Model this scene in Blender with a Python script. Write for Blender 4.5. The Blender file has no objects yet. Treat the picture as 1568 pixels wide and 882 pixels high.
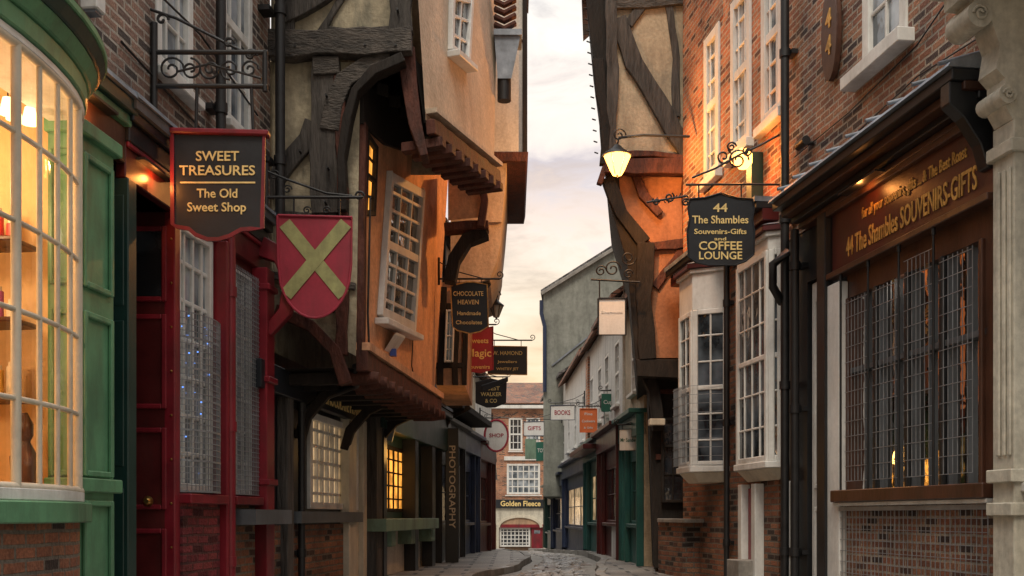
import bpy, math, random
from mathutils import Vector, Matrix
random.seed(7)
R=random.uniform
F=1700.;CX=784.;HY=790.;EYE=.9
def P(px,py,d): return Vector(((px-CX)/F*d, d, EYE+(HY-py)/F*d))
def gz(d):
    if d<28: return 0.
    return -(min(d,95)-28)*.0275
# ---------------------------------------------------------------- materials
MATS={}
class N:
    def __init__(s,name):
        m=bpy.data.materials.new(name); m.use_nodes=True; s.m=m; s.t=m.node_tree
        s.t.nodes.clear(); s.o=s.t.nodes.new('ShaderNodeOutputMaterial')
    def n(s,ty,**k):
        nd=s.t.nodes.new(ty)
        for a,b in k.items():
            if a.startswith('_'): setattr(nd,a[1:],b)
            else: nd.inputs[a.replace('__',' ')].default_value=b
        return nd
    def l(s,a,b): s.t.links.new(a,b)
def col(c,f=1): return (min(1,c[0]*f),min(1,c[1]*f),min(1,c[2]*f),1)
def ramp(N_,fac,stops):
    r=N_.n('ShaderNodeValToRGB'); e=r.color_ramp.elements
    while len(e)<len(stops): e.new(.5)
    for i,(p,c) in enumerate(stops): e[i].position=p; e[i].color=c
    N_.l(fac,r.inputs[0]); return r
def mix(N_,a,b,fac,mode='MIX'):
    m=N_.n('ShaderNodeMix',_data_type='RGBA',_blend_type=mode)
    for v,i in ((fac,0),(a,6),(b,7)):
        if hasattr(v,'links'): N_.l(v,m.inputs[i])
        else: m.inputs[i].default_value=v
    return m.outputs[2]
def std(name,c,rough=.6,var=.25,scale=4,bump=.2,bscale=40,stretch=(1,1,1),metal=0,dirt=.35,dirtc=(.03,.028,.025),spec=.5,emis=None,es=0,bdist=.01):
    k=N(name); tc=k.n('ShaderNodeTexCoord'); mp=k.n('ShaderNodeMapping'); mp.inputs['Scale'].default_value=stretch
    k.l(tc.outputs['Object'],mp.inputs[0])
    n1=k.n('ShaderNodeTexNoise',Scale=scale,Detail=6.,Roughness=.6); k.l(mp.outputs[0],n1.inputs[0])
    r=ramp(k,n1.outputs[0],[(.3,col(c,1-var)),(.7,col(c,1+var))])
    mp2=k.n('ShaderNodeMapping'); mp2.inputs['Scale'].default_value=(2.6,2.6,.6); k.l(tc.outputs['Object'],mp2.inputs[0])
    n2=k.n('ShaderNodeTexNoise',Scale=1.3,Detail=8.,Roughness=.7); k.l(mp2.outputs[0],n2.inputs[0])
    r2=ramp(k,n2.outputs[0],[(.46,(0,0,0,1)),(.70,(dirt,dirt,dirt,1))])
    c2=mix(k,r.outputs[0],col(dirtc),r2.outputs[0])
    n3=k.n('ShaderNodeTexNoise',Scale=bscale,Detail=5.,Roughness=.6); k.l(mp.outputs[0],n3.inputs[0])
    r3=ramp(k,n3.outputs[0],[(.3,(.75,.75,.75,1)),(.7,(1.18,1.18,1.18,1))]); c2=mix(k,c2,r3.outputs[0],.7 if bump>.25 else .25,'MULTIPLY')
    b=k.n('ShaderNodeBump',Strength=bump,Distance=bdist); k.l(n3.outputs[0],b.inputs['Height'])
    p=k.n('ShaderNodeBsdfPrincipled',Metallic=metal); p.inputs['Specular IOR Level'].default_value=spec
    rr=k.n('ShaderNodeMapRange'); rr.inputs['To Min'].default_value=max(.03,rough-.12); rr.inputs['To Max'].default_value=min(1,rough+.15)
    k.l(n1.outputs[0],rr.inputs[0]); k.l(rr.outputs[0],p.inputs['Roughness'])
    k.l(c2,p.inputs['Base Color']); k.l(b.outputs[0],p.inputs['Normal'])
    k.l(p.outputs[0],k.o.inputs[0]); MATS[name]=k.m; return k.m
def brick(name,c1,c2,mortar,bw=.225,rh=.075,ms=.012,rough=.8,plan=False,bump=.6,third=None,spec=.4,squash=0,wob=0.0):
    k=N(name); tc=k.n('ShaderNodeTexCoord'); sp=k.n('ShaderNodeSeparateXYZ'); k.l(tc.outputs['Object'],sp.inputs[0])
    cb=k.n('ShaderNodeCombineXYZ')
    if plan:
        k.l(sp.outputs[1],cb.inputs[1]); k.l(sp.outputs[0],cb.inputs[0])
    else:
        a=k.n('ShaderNodeMath',_operation='ADD'); k.l(sp.outputs[0],a.inputs[0]); k.l(sp.outputs[1],a.inputs[1])
        k.l(a.outputs[0],cb.inputs[0]); k.l(sp.outputs[2],cb.inputs[1])
    vec=cb.outputs[0]
    nw=k.n('ShaderNodeTexNoise',Scale=3.,Detail=3.); k.l(tc.outputs['Object'],nw.inputs[0])
    sc=k.n('ShaderNodeVectorMath',_operation='SCALE'); k.l(nw.outputs['Color'],sc.inputs[0]); sc.inputs['Scale'].default_value=.02+wob
    ad=k.n('ShaderNodeVectorMath',_operation='ADD'); k.l(vec,ad.inputs[0]); k.l(sc.outputs[0],ad.inputs[1])
    bt=k.n('ShaderNodeTexBrick',Scale=1.); bt.inputs['Color1'].default_value=(0,0,0,1); bt.inputs['Color2'].default_value=(1,1,1,1); bt.inputs['Mortar'].default_value=(.5,.5,.5,1)
    bt.inputs['Mortar Size'].default_value=ms; bt.inputs['Mortar Smooth'].default_value=.3; bt.inputs['Brick Width'].default_value=bw; bt.inputs['Row Height'].default_value=rh
    k.l(ad.outputs[0],bt.inputs[0])
    th=third or tuple(x*.35 for x in c1)
    r=ramp(k,bt.outputs['Color'],[(0,col(c1)),(.4,col(c2)),(.7,col(c1,1.3)),(.9,col(th)),(1,col(th))])
    n2=k.n('ShaderNodeTexNoise',Scale=1.2,Detail=8.,Roughness=.7); k.l(tc.outputs['Object'],n2.inputs[0])
    r2=ramp(k,n2.outputs[0],[(.35,(.38,.38,.40,1)),(.65,(1.22,1.14,1.05,1))])
    cc=mix(k,r.outputs[0],col(mortar),bt.outputs['Fac'])
    cc=mix(k,cc,r2.outputs[0],.85,'MULTIPLY')
    n3=k.n('ShaderNodeTexNoise',Scale=45.,Detail=5.); k.l(tc.outputs['Object'],n3.inputs[0])
    r3=ramp(k,n3.outputs[0],[(.3,(.6,.6,.6,1)),(.7,(1.28,1.28,1.28,1))]); cc=mix(k,cc,r3.outputs[0],.85,'MULTIPLY')
    m1=k.n('ShaderNodeMath',_operation='MULTIPLY_ADD'); k.l(bt.outputs['Fac'],m1.inputs[0]); m1.inputs[1].default_value=-1.; k.l(n3.outputs[0],m1.inputs[2])
    b=k.n('ShaderNodeBump',Strength=bump,Distance=.02); k.l(m1.outputs[0],b.inputs['Height'])
    p=k.n('ShaderNodeBsdfPrincipled'); p.inputs['Specular IOR Level'].default_value=spec
    rr=k.n('ShaderNodeMapRange'); rr.inputs['To Min'].default_value=rough-.2; rr.inputs['To Max'].default_value=min(1,rough+.2); k.l(n2.outputs[0],rr.inputs[0]); k.l(rr.outputs[0],p.inputs['Roughness'])
    k.l(cc,p.inputs['Base Color']); k.l(b.outputs[0],p.inputs['Normal']); k.l(p.outputs[0],k.o.inputs[0]); MATS[name]=k.m
def glass(name,c1,c2,emis=None,es=0,sc=2.5,rough=.06):
    k=N(name); tc=k.n('ShaderNodeTexCoord'); n1=k.n('ShaderNodeTexNoise',Scale=sc,Detail=3.,Roughness=.5); k.l(tc.outputs['Object'],n1.inputs[0])
    r=ramp(k,n1.outputs[0],[(.4,col(c1)),(.62,col(c2))])
    n2=k.n('ShaderNodeTexNoise',Scale=5.,Detail=2.); k.l(tc.outputs['Object'],n2.inputs[0])
    b=k.n('ShaderNodeBump',Strength=.25,Distance=.03); k.l(n2.outputs[0],b.inputs['Height'])
    p=k.n('ShaderNodeBsdfPrincipled',Roughness=rough); p.inputs['Specular IOR Level'].default_value=.9
    k.l(r.outputs[0],p.inputs['Base Color']); k.l(b.outputs[0],p.inputs['Normal'])
    if emis:
        rr=ramp(k,n1.outputs[0],[(.35,col(emis,.3)),(.6,col(emis))]); k.l(rr.outputs[0],p.inputs['Emission Color']); p.inputs['Emission Strength'].default_value=es
    k.l(p.outputs[0],k.o.inputs[0]); MATS[name]=k.m
def clearglass(name):
    k=N(name); t=k.n('ShaderNodeBsdfTransparent'); t.inputs[0].default_value=(.93,.94,.94,1)
    g=k.n('ShaderNodeBsdfGlossy',Roughness=.04); fr=k.n('ShaderNodeFresnel',IOR=1.5); mx=k.n('ShaderNodeMixShader')
    tc=k.n('ShaderNodeTexCoord'); n2=k.n('ShaderNodeTexNoise',Scale=4.,Detail=2.); k.l(tc.outputs['Object'],n2.inputs[0])
    b=k.n('ShaderNodeBump',Strength=.2,Distance=.03); k.l(n2.outputs[0],b.inputs['Height']); k.l(b.outputs[0],g.inputs['Normal'])
    k.l(fr.outputs[0],mx.inputs[0]); k.l(t.outputs[0],mx.inputs[1]); k.l(g.outputs[0],mx.inputs[2]); k.l(mx.outputs[0],k.o.inputs[0]); MATS[name]=k.m
def emit(name,c,s):
    k=N(name); e=k.n('ShaderNodeEmission',Strength=s); e.inputs[0].default_value=col(c); k.l(e.outputs[0],k.o.inputs[0]); MATS[name]=k.m

brick('brick_grey',(.20,.125,.10),(.30,.19,.145),(.37,.34,.30),third=(.07,.055,.05))
brick('brick_warm',(.42,.15,.075),(.52,.235,.125),(.44,.37,.29),third=(.13,.06,.045))
brick('brick_brown',(.25,.105,.065),(.36,.19,.115),(.38,.34,.28),third=(.06,.04,.037))
brick('brick_base',(.24,.095,.055),(.33,.16,.09),(.17,.155,.13),third=(.05,.035,.03))
brick('brick_red_paint',(.20,.03,.04),(.26,.05,.05),(.12,.04,.04),bump=.8)
brick('roof_tiles',(.25,.12,.08),(.33,.17,.11),(.06,.04,.03),bw=.17,rh=.1,ms=.012,third=(.15,.12,.10))
brick('roof_slates',(.13,.13,.14),(.19,.19,.19),(.04,.04,.04),bw=.25,rh=.16,ms=.012)
brick('flagstones',(.24,.225,.20),(.34,.32,.29),(.03,.027,.025),bw=.75,rh=.55,ms=.04,rough=.45,plan=True,bump=.8,third=(.15,.14,.13),spec=.6)
std('plaster_orange',(.66,.35,.19),.85,.25,2.2,.5,20,dirt=.6,dirtc=(.30,.15,.09),bdist=.025)
std('plaster_rust',(.36,.155,.075),.85,.25,2.2,.5,20,dirt=.5,dirtc=(.15,.07,.04),bdist=.02)
std('plaster_cream',(.48,.39,.27),.85,.25,2.2,.5,22,dirt=.7,dirtc=(.18,.15,.11),bdist=.025)
std('plaster_pink',(.58,.46,.34),.85,.16,2.2,.4,22,dirt=.55,dirtc=(.30,.22,.15),bdist=.02)
std('plaster_mossy',(.38,.325,.225),.9,.38,3,.6,16,dirt=.85,dirtc=(.09,.10,.08),bdist=.025)
std('plaster_white',(.64,.62,.57),.8,.12,2.2,.3,28,dirt=.55,dirtc=(.27,.25,.21))
std('plaster_grey',(.24,.25,.22),.9,.25,1.2,.5,8,dirt=.7,dirtc=(.10,.11,.09))
std('plaster_tan',(.42,.27,.17),.9,.2,1.5,.4,12,dirt=.5,dirtc=(.16,.1,.07))
std('timber_grey',(.088,.077,.068),.8,.65,5,1.,14,stretch=(3,3,.35),dirt=.5,bdist=.045)
std('timber_beam',(.10,.085,.072),.8,.65,5,1.,14,stretch=(1.2,1.2,3.5),dirt=.5,bdist=.045)
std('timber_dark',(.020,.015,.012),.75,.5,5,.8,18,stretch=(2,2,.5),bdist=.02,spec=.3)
std('timber_red',(.095,.033,.022),.7,.5,5,.8,18,stretch=(2,2,.8),bdist=.025,spec=.3)
std('wood_varnish',(.075,.03,.017),.36,.45,4,.3,18,stretch=(1,1,.4),bdist=.01)
std('paint_green',(.11,.28,.15),.35,.2,3,.2,22,dirt=.55)
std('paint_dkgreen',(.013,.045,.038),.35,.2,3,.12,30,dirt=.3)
std('paint_palegreen',(.17,.27,.20),.5,.2,3,.2,30,dirt=.6)
std('paint_red',(.21,.012,.022),.35,.3,3,.15,25,dirt=.55)
std('paint_dkred',(.085,.009,.009),.35,.35,3,.15,25,dirt=.4)
std('paint_black',(.013,.014,.016),.35,.3,3,.12,30,dirt=0)
std('paint_navy',(.018,.03,.07),.35,.3,3,.12,30,dirt=0)
std('paint_teal',(.02,.11,.10),.4,.2,3,.12,30)
std('paint_grey',(.10,.11,.12),.45,.25,3,.2,30)
std('paint_white',(.70,.70,.67),.42,.1,3,.2,22,dirt=.5,dirtc=(.30,.28,.24))
std('paint_cream',(.58,.53,.42),.5,.14,3,.2,25,dirt=.55,dirtc=(.26,.23,.18))
std('stone_cream',(.55,.52,.43),.8,.16,3,.45,16,dirt=.65,dirtc=(.2,.18,.14))
std('stone_grey',(.25,.235,.21),.6,.3,4,.4,20)
std('sett_a',(.12,.115,.11),.32,.35,6,.6,25,dirt=.3,spec=.8); std('sett_b',(.27,.26,.245),.38,.3,6,.6,25,dirt=.3,spec=.8); std('sett_c',(.19,.155,.13),.3,.35,6,.6,25,dirt=.3,spec=.8)
std('road_bed',(.025,.023,.021),.6,.3,6,.5,25)
std('lead',(.25,.28,.32),.5,.3,4,.3,12,metal=.4)
std('iron',(.011,.011,.012),.45,.3,8,.2,60,dirt=0)
std('galv',(.30,.32,.34),.4,.25,5,.1,60,dirt=0,metal=.4)
std('brass',(.6,.4,.12),.3,.15,8,.1,40,metal=1,dirt=0)
std('gold_letters',(.82,.62,.25),.45,.15,9,.05,40,dirt=0)
std('gold_old',(.62,.34,.08),.5,.45,9,.05,40,dirt=.6)
std('sign_red',(.34,.02,.045),.5,.18,4,.12,30,dirt=.35)
std('sign_black',(.010,.013,.018),.4,.3,4,.12,30,dirt=0)
std('sign_maroon',(.065,.013,.010),.38,.4,3,.12,30,dirt=.3)
std('sign_white',(.70,.70,.68),.5,.07,4,.05,30,dirt=.3,dirtc=(.3,.28,.25))
std('sign_orange',(.70,.17,.05),.5,.1,4,.05,30,dirt=.1)
std('sign_green',(.02,.13,.09),.5,.1,4,.05,30,dirt=.1)
std('saltire',(.33,.32,.13),.6,.25,8,.15,30,dirt=.45)
std('room_cream',(.82,.58,.32),.8,.15,2,.1,20,dirt=.2,dirtc=(.5,.28,.13))
std('plastic_blue',(.05,.12,.5),.4,.05)
for i,c in enumerate([(.6,.05,.05),(.1,.2,.5),(.7,.65,.55),(.75,.45,.1),(.1,.35,.2),(.4,.1,.3),(.08,.07,.07)]): std('goods_%d'%i,c,.5,.3,12,.1,dirt=0)
glass('glass',(.015,.02,.025),(.10,.125,.15))
glass('glass_pale',(.06,.08,.10),(.38,.42,.46),sc=1.8)
glass('glass_dark',(.012,.013,.016),(.04,.045,.055))
glass('glass_warm',(.25,.18,.1),(.5,.42,.3),emis=(1,.66,.34),es=.45,sc=3)
glass('glass_amber',(.3,.12,.03),(.6,.3,.08),emis=(1,.40,.06),es=1.7,sc=3)
clearglass('glass_clear')
emit('lamp_glow',(1,.44,.09),7); emit('lamp_soft',(1,.62,.28),5); emit('led_blue',(.15,.35,1),1.8)
# ---------------------------------------------------------------- geometry
BEV={'timber_grey','timber_beam','timber_dark','timber_red','wood_varnish','paint_green','paint_dkgreen','paint_red','paint_dkred','paint_black','paint_white','paint_cream','stone_cream','stone_grey','sign_black','sign_red','sign_white','paint_navy','paint_teal','paint_palegreen'}
class G:
    def __init__(s,name,o=(0,0,0),ang=0):
        s.e=bpy.data.objects.new(name,None); bpy.context.collection.objects.link(s.e); s.e.empty_display_size=.2
        s.M=Matrix.Translation(Vector(o))@Matrix.Rotation(ang,4,'Z'); s.e.matrix_world=s.M; s.I=s.M.inverted(); s.p={}; s.ang=ang
    def buf(s,part,m): return s.p.setdefault((part,m),([],[],[]))
    def add(s,part,m,vs,fs,smooth=False):
        v,f,sm=s.buf(part,m); o=len(v); v.extend([s.I@Vector(q) for q in vs]); f.extend([tuple(i+o for i in q) for q in fs]); sm.extend([smooth]*len(fs))
    def poly(s,part,m,*pts): s.add(part,m,pts,[tuple(range(len(pts)))])
    def hexa(s,part,m,b,t):
        n=len(b); s.add(part,m,list(b)+list(t),[tuple(reversed(range(n))),tuple(range(n,2*n))]+[(i,(i+1)%n,n+(i+1)%n,n+i) for i in range(n)])
    def prism(s,part,m,pts,off): off=Vector(off); s.hexa(part,m,[Vector(p) for p in pts],[Vector(p)+off for p in pts])
    def bx(s,part,m,x0,x1,y0,y1,z0,z1):
        s.hexa(part,m,[Vector(q) for q in((x0,y0,z0),(x1,y0,z0),(x1,y1,z0),(x0,y1,z0))],[Vector(q) for q in((x0,y0,z1),(x1,y0,z1),(x1,y1,z1),(x0,y1,z1))])
    def sweep(s,part,m,pts,w,dp,nrm,jit=0,off=0):
        pts=[Vector(p) for p in pts]; nrm=Vector(nrm).normalized()
        if jit:
            q=[]
            for a,b in zip(pts,pts[1:]):
                k=max(1,int((b-a).length/.22)); q+= [a.lerp(b,i/k) for i in range(k)]
            q.append(pts[-1]); pts=q
        vs=[];fs=[]
        for i,p in enumerate(pts):
            t=(pts[min(i+1,len(pts)-1)]-pts[max(i-1,0)]).normalized(); sd=t.cross(nrm).normalized()
            ww=w(i/(len(pts)-1)) if callable(w) else w
            a=ww/2+R(-jit,jit); b=ww/2+R(-jit,jit); o=nrm*off; dd=dp+R(-jit,jit)*.3
            vs+=[p+sd*a+o,p-sd*b+o,p-sd*b+o+nrm*dd,p+sd*a+o+nrm*dd]
        for i in range(len(pts)-1):
            k=4*i
            for j in range(4): fs.append((k+j,k+(j+1)%4,k+4+(j+1)%4,k+4+j))
        fs+=[(3,2,1,0),tuple(len(vs)-4+j for j in range(4))]
        s.add(part,m,vs,fs)
    def tube(s,part,m,pts,r,n=8):
        pts=[Vector(p) for p in pts]; vs=[];fs=[]
        for i,p in enumerate(pts):
            t=(pts[min(i+1,len(pts)-1)]-pts[max(i-1,0)])
            if t.length<1e-6: t=Vector((0,0,1))
            t.normalize(); up=Vector((0,0,1)) if abs(t.z)<.9 else Vector((0,1,0)); a=t.cross(up).normalized(); b=t.cross(a)
            rr=r[i] if isinstance(r,(list,tuple)) else r
            vs+=[p+(a*math.cos(2*math.pi*j/n)+b*math.sin(2*math.pi*j/n))*rr for j in range(n)]
        for i in range(len(pts)-1):
            for j in range(n): fs.append((i*n+j,i*n+(j+1)%n,(i+1)*n+(j+1)%n,(i+1)*n+j))
        s.add(part,m,vs,fs,True); s.add(part,m,vs[:n],[tuple(range(n))]); s.add(part,m,vs[-n:],[tuple(range(n))])
    def done(s):
        for (part,m),(v,f,sm) in s.p.items():
            me=bpy.data.meshes.new(part); me.from_pydata([tuple(q) for q in v],[],f); me.update()
            for i,pl in enumerate(me.polygons): pl.use_smooth=sm[i]
            me.materials.append(MATS[m]); ob=bpy.data.objects.new(part,me); bpy.context.collection.objects.link(ob); ob.parent=s.e
            if m in BEV:
                b=ob.modifiers.new('b','BEVEL'); b.width=.008; b.segments=1; b.limit_method='ANGLE'; b.angle_limit=math.radians(50)
        return s
    def text(s,body,loc,size,m,width=None,rz=0,bold=.012,ext=.004,rl=0):
        c=bpy.data.curves.new('lettering','FONT'); c.body=body; c.size=size; c.align_x='CENTER'; c.align_y='CENTER'; c.extrude=ext; c.offset=size*bold; c.resolution_u=3
        ob=bpy.data.objects.new('lettering',c); bpy.context.collection.objects.link(ob); c.materials.append(MATS[m])
        bpy.context.view_layer.update()
        sx=1
        if width and ob.dimensions.x>0: sx=width/ob.dimensions.x
        ob.parent=s.e; ob.matrix_world=Matrix.Translation(Vector(loc))@Matrix.Rotation(rz,4,'Z')@Matrix.Rotation(math.pi/2,4,'X')@Matrix.Rotation(rl,4,'Z')@Matrix.Diagonal((sx,1,1,1))
class W:
    def __init__(s,o,u,side):
        s.o=Vector(o); s.u=Vector(u).normalized(); s.n=Vector((s.u.y,-s.u.x))*side; s.ang=math.atan2(s.u.y,s.u.x)
    def pt(s,a,z,n=0): v=s.o+s.u*a+s.n*n; return Vector((v.x,v.y,z))
    def q(s,px,py,n=0):
        k=(px-CX)/F; a=(k*(s.o.y+n*s.n.y)-s.o.x-n*s.n.x)/(s.u.x-k*s.u.y); v=s.pt(a,0,n); return a,EYE+(HY-py)/F*v.y
    def s(s_,px,n=0): return s_.q(px,0,n)[0]
    @property
    def n3(s): return Vector((s.n.x,s.n.y,0))
    def G(s,name,a=0): return G(name,s.pt(a,0),s.ang)
def box(g,w,part,m,s0,s1,z0,z1,n0,n1):
    g.hexa(part,m,[w.pt(s0,z0,n0),w.pt(s1,z0,n0),w.pt(s1,z0,n1),w.pt(s0,z0,n1)],[w.pt(s0,z1,n0),w.pt(s1,z1,n0),w.pt(s1,z1,n1),w.pt(s0,z1,n1)])
def pbox(g,w,part,m,p0,p1,z0,z1,n0,n1): a,b=sorted((w.s(p0,n1),w.s(p1,n1))); box(g,w,part,m,a,b,z0,z1,n0,n1)
def wall(g,w,m,s0,s1,z0,z1,holes=(),n=0,rev=.08,part='walls'):
    ss=sorted({s0,s1}|{h[0] for h in holes}|{h[1] for h in holes}); zz=sorted({z0,z1}|{h[2] for h in holes}|{h[3] for h in holes})
    ss=[q for q in ss if s0<=q<=s1]; zz=[q for q in zz if z0<=q<=z1]
    for a,b in zip(ss,ss[1:]):
        for c,d in zip(zz,zz[1:]):
            cs,cz=(a+b)/2,(c+d)/2
            if any(h[0]<cs<h[1] and h[2]<cz<h[3] for h in holes): continue
            g.poly(part,m,w.pt(a,c,n),w.pt(b,c,n),w.pt(b,d,n),w.pt(a,d,n))
    for a,b,c,d in holes:
        d=min(d,z1)
        for (p,q) in (((a,c),(b,c)),((b,c),(b,d)),((b,d),(a,d)),((a,d),(a,c))):
            g.poly(part,m,w.pt(p[0],p[1],n),w.pt(q[0],q[1],n),w.pt(q[0],q[1],n-rev),w.pt(p[0],p[1],n-rev))
def qwin(g,c,nrm,cols,rows,fw=.06,bw=.025,fr='paint_white',gl='glass',rail=True,off=0,fd=.06,bd=.035,part='windows',sill=True):
    nrm=Vector(nrm).normalized(); TL,TR,BR,BL=[Vector(q)+nrm*off for q in c]
    g.poly('panes',gl,TL+nrm*.008,TR+nrm*.008,BR+nrm*.008,BL+nrm*.008)
    def B(u,v): return TL.lerp(TR,u).lerp(BL.lerp(BR,u),v)
    W_=(TR-TL).length; H=(BL-TL).length; eu=fw/2/W_; ev=fw/2/H
    g.sweep(part,fr,[B(eu,0),B(eu,1)],fw,fd,nrm); g.sweep(part,fr,[B(1-eu,0),B(1-eu,1)],fw,fd,nrm)
    g.sweep(part,fr,[B(2*eu,ev),B(1-2*eu,ev)],fw,fd-.003,nrm); g.sweep(part,fr,[B(2*eu,1-ev),B(1-2*eu,1-ev)],fw,fd-.003,nrm)
    for i in range(1,cols): g.sweep(part,fr,[B(i/cols,2*ev),B(i/cols,1-2*ev)],bw,bd,nrm)
    for j in range(1,rows):
        r=rail and j==rows//2
        g.sweep(part,fr,[B(2*eu,j/rows),B(1-2*eu,j/rows)],fw*.9 if r else bw,fd-.012 if r else bd-.004,nrm)
    if sill: g.sweep('sills',fr,[B(-.05,1+ev*1.2),B(1.05,1+ev*1.2)],.07,fd+.09,nrm)
def win(g,w,s0,s1,z0,z1,cols,rows,n=0,dep=.06,**k):
    if s0>s1: s0,s1=s1,s0
    qwin(g,[w.pt(s0,z1,n-dep),w.pt(s1,z1,n-dep),w.pt(s1,z0,n-dep),w.pt(s0,z0,n-dep)],w.n3,cols,rows,**k)
def body(g,w,s0,s1,z1,n=0,dep=6,m='brick_grey',roof='roof_tiles',rise=2.5,z0=-.3,eave=.25):
    for a in (s0,s1):
        g.poly('walls',m,w.pt(a,z0,n),w.pt(a,z1,n),w.pt(a,z1+rise,n-dep/2),w.pt(a,z1,n-dep),w.pt(a,z0,n-dep))
    g.poly('walls',m,w.pt(s0,z0,n-dep),w.pt(s1,z0,n-dep),w.pt(s1,z1,n-dep),w.pt(s0,z1,n-dep))
    r=eave/(dep/2)*rise
    A=[w.pt(s0-.1,z1-r+.06,n+eave),w.pt(s0-.1,z1+rise+.06,n-dep/2),w.pt(s0-.1,z1-r+.06,n-dep-eave)]
    d=w.pt(s1+.1,0,0)-w.pt(s0-.1,0,0)
    for a,b in ((A[0],A[1]),(A[1],A[2])): g.prism('roof',roof,[a,b,b+Vector((0,0,.1)),a+Vector((0,0,.1))],d)
def meshgrid(g,w,s0,s1,z0,z1,n,ds=.05,dz=.05,r=.003,m='galv',part='wire_grille',fr=None):
    a=s0
    while a<=s1+1e-4: g.sweep(part,m,[w.pt(a,z0,n),w.pt(a,z1,n)],r*2,r*2,w.n3); a+=ds
    z=z0
    while z<=z1+1e-4: g.sweep(part,m,[w.pt(s0,z,n+.004),w.pt(s1,z,n+.004)],r*2,r*2,w.n3); z+=dz
def pipe(g,w,s,z0,z1,n=.1,r=.045,m='iron',step=1.6):
    g.tube('drainpipe',m,[w.pt(s,z0,n),w.pt(s,z1,n)],r,12); z=z0+.5
    while z<z1: g.tube('drainpipe',m,[w.pt(s,z,n),w.pt(s,z+.09,n)],r*1.3,12); box(g,w,'drainpipe',m,s-r*1.9,s+r*1.9,z+.02,z+.07,0,n*.6); z+=step
def scroll(c,r,turns=1.4,a0=0,sg=1,ux=Vector((1,0,0)),n=26):
    return [Vector(c)+(ux*math.cos(a0+sg*t*turns*2*math.pi)+Vector((0,0,1))*math.sin(a0+sg*t*turns*2*math.pi))*r*(1-.8*t) for t in [i/n for i in range(n+1)]]
def light(name,loc,e,c,r=.05):
    l=bpy.data.lights.new(name,'POINT'); l.energy=e; l.color=c; l.shadow_soft_size=r; o=bpy.data.objects.new(name,l); bpy.context.collection.objects.link(o); o.location=loc; return o
X=Vector((1,0,0)); UP=Vector((0,0,1)); FRT=Vector((0,-1,0))
LW=W((-3.6,0),(.098,1),1); RW=W((5,0),(-.138,1),-1); FR=W((2.87,0),(-.0257,1),-1)
# ================================================================ GROUND
def strip(name,m,f0,f1,ds,dz):
    g=G(name)
    for a,b in zip(ds,ds[1:]):
        k=6
        for i in range(k):
            x=lambda d,t:f0(d)*(1-t)+f1(d)*t
            g.poly('surface',m,(x(a,i/k),a,gz(a)+dz),(x(a,(i+1)/k),a,gz(a)+dz),(x(b,(i+1)/k),b,gz(b)+dz),(x(b,i/k),b,gz(b)+dz))
    return g
def interp(T):
    def f(d):
        if d<=T[0][0]: return T[0][1]
        for (a,x),(b,y) in zip(T,T[1:]):
            if d<=b: t=(d-a)/(b-a); t=t*t*(3-2*t); return x+(y-x)*t
        return T[-1][1]
    return f
KL=interp([(0,-1.2),(12,-.9),(16.6,-.6),(21,.15),(25,.42),(29,.3),(36,.0),(60,-.4),(80,-.6)])
KR=interp([(0,1.6),(13,1.35),(17,1.3),(20,1.55),(24,1.9),(30,1.8),(40,1.45),(60,1.1),(80,1.0)])
ds=[-20,-5,0,4,8]+[8+i for i in range(1,28)]+[38,42,46,50,55,60,65,70,76,80]
g=G('ground')
gd=[-300,-20,0,10,20,28,36,44,52,60,70,80,95,400,2500]
for a,b in zip(gd,gd[1:]):
    g.poly('surface','stone_grey',(-1500,a,gz(a)-.17),(1500,a,gz(a)-.17),(1500,b,gz(b)-.17),(-1500,b,gz(b)-.17))
g.done()
g=strip('road','road_bed',lambda d:KL(d)-.02,lambda d:KR(d)+.02,ds,-.145)
d=6.
while d<52:
    big=1 if d<15 else (1.6 if d<34 else 2.2)
    rh=R(.14,.18)*big; a,b=KL(d)+.34,KR(d)-.34; x=a+R(-.1,0)
    while x<b:
        wd_=R(.17,.27)*(1 if d<34 else 1.5); z=gz(d)-.1+R(-.018,.018); c=.03; gp=.03*big
        xx=x+wd_-.028; tl=R(-.014,.014); y1=d+rh-gp
        b_=[(x,d,z-.06),(xx,d,z-.06),(xx,y1,z-.06),(x,y1,z-.06)]
        m_=[(x,d,z-.016),(xx,d,z-.016),(xx,y1,z-.016),(x,y1,z-.016)]
        t_=[(x+c,d+c,z+.012+tl),(xx-c,d+c,z+.012-tl),(xx-c,y1-c,z+.012-tl),(x+c,y1-c,z+.012+tl)]
        g.add('setts',random.choice(['sett_a','sett_b','sett_b','sett_c']),b_+m_+t_,[(0,1,5,4),(1,2,6,5),(2,3,7,6),(3,0,4,7),(4,5,9,8),(5,6,10,9),(6,7,11,10),(7,4,8,11),(8,9,10,11)])
        x+=wd_
    d+=rh
for K,sg in ((KL,1),(KR,-1)):
    d=4.
    while d<52:
        L_=R(.5,.8); g.sweep('gutter','stone_grey',[(K(q)+sg*.17,q,gz(q)-.14) for q in (d,d+L_/2,d+L_-.02)],.28,.035,UP); d+=L_
g.done()
strip('pavement','flagstones',lambda d:-8,lambda d:KL(d)-.14,ds,0).done()
strip('pavement','flagstones',lambda d:KR(d)+.14,lambda d:9,ds,0).done()
for K,sg in ((KL,-1),(KR,1)):
    g=G('kerb')
    d=0.
    while d<70:
        e=d+R(.7,1.1); ps=[Vector((K(q)+sg*.07,q,gz(q)-.14)) for q in (d,(d+e)/2,e-.02)]
        g.sweep('kerb_stones',random.choice(['stone_grey','sett_b']),ps,.15,.145+R(0,.02),UP); d=e
    g.done()
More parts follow.
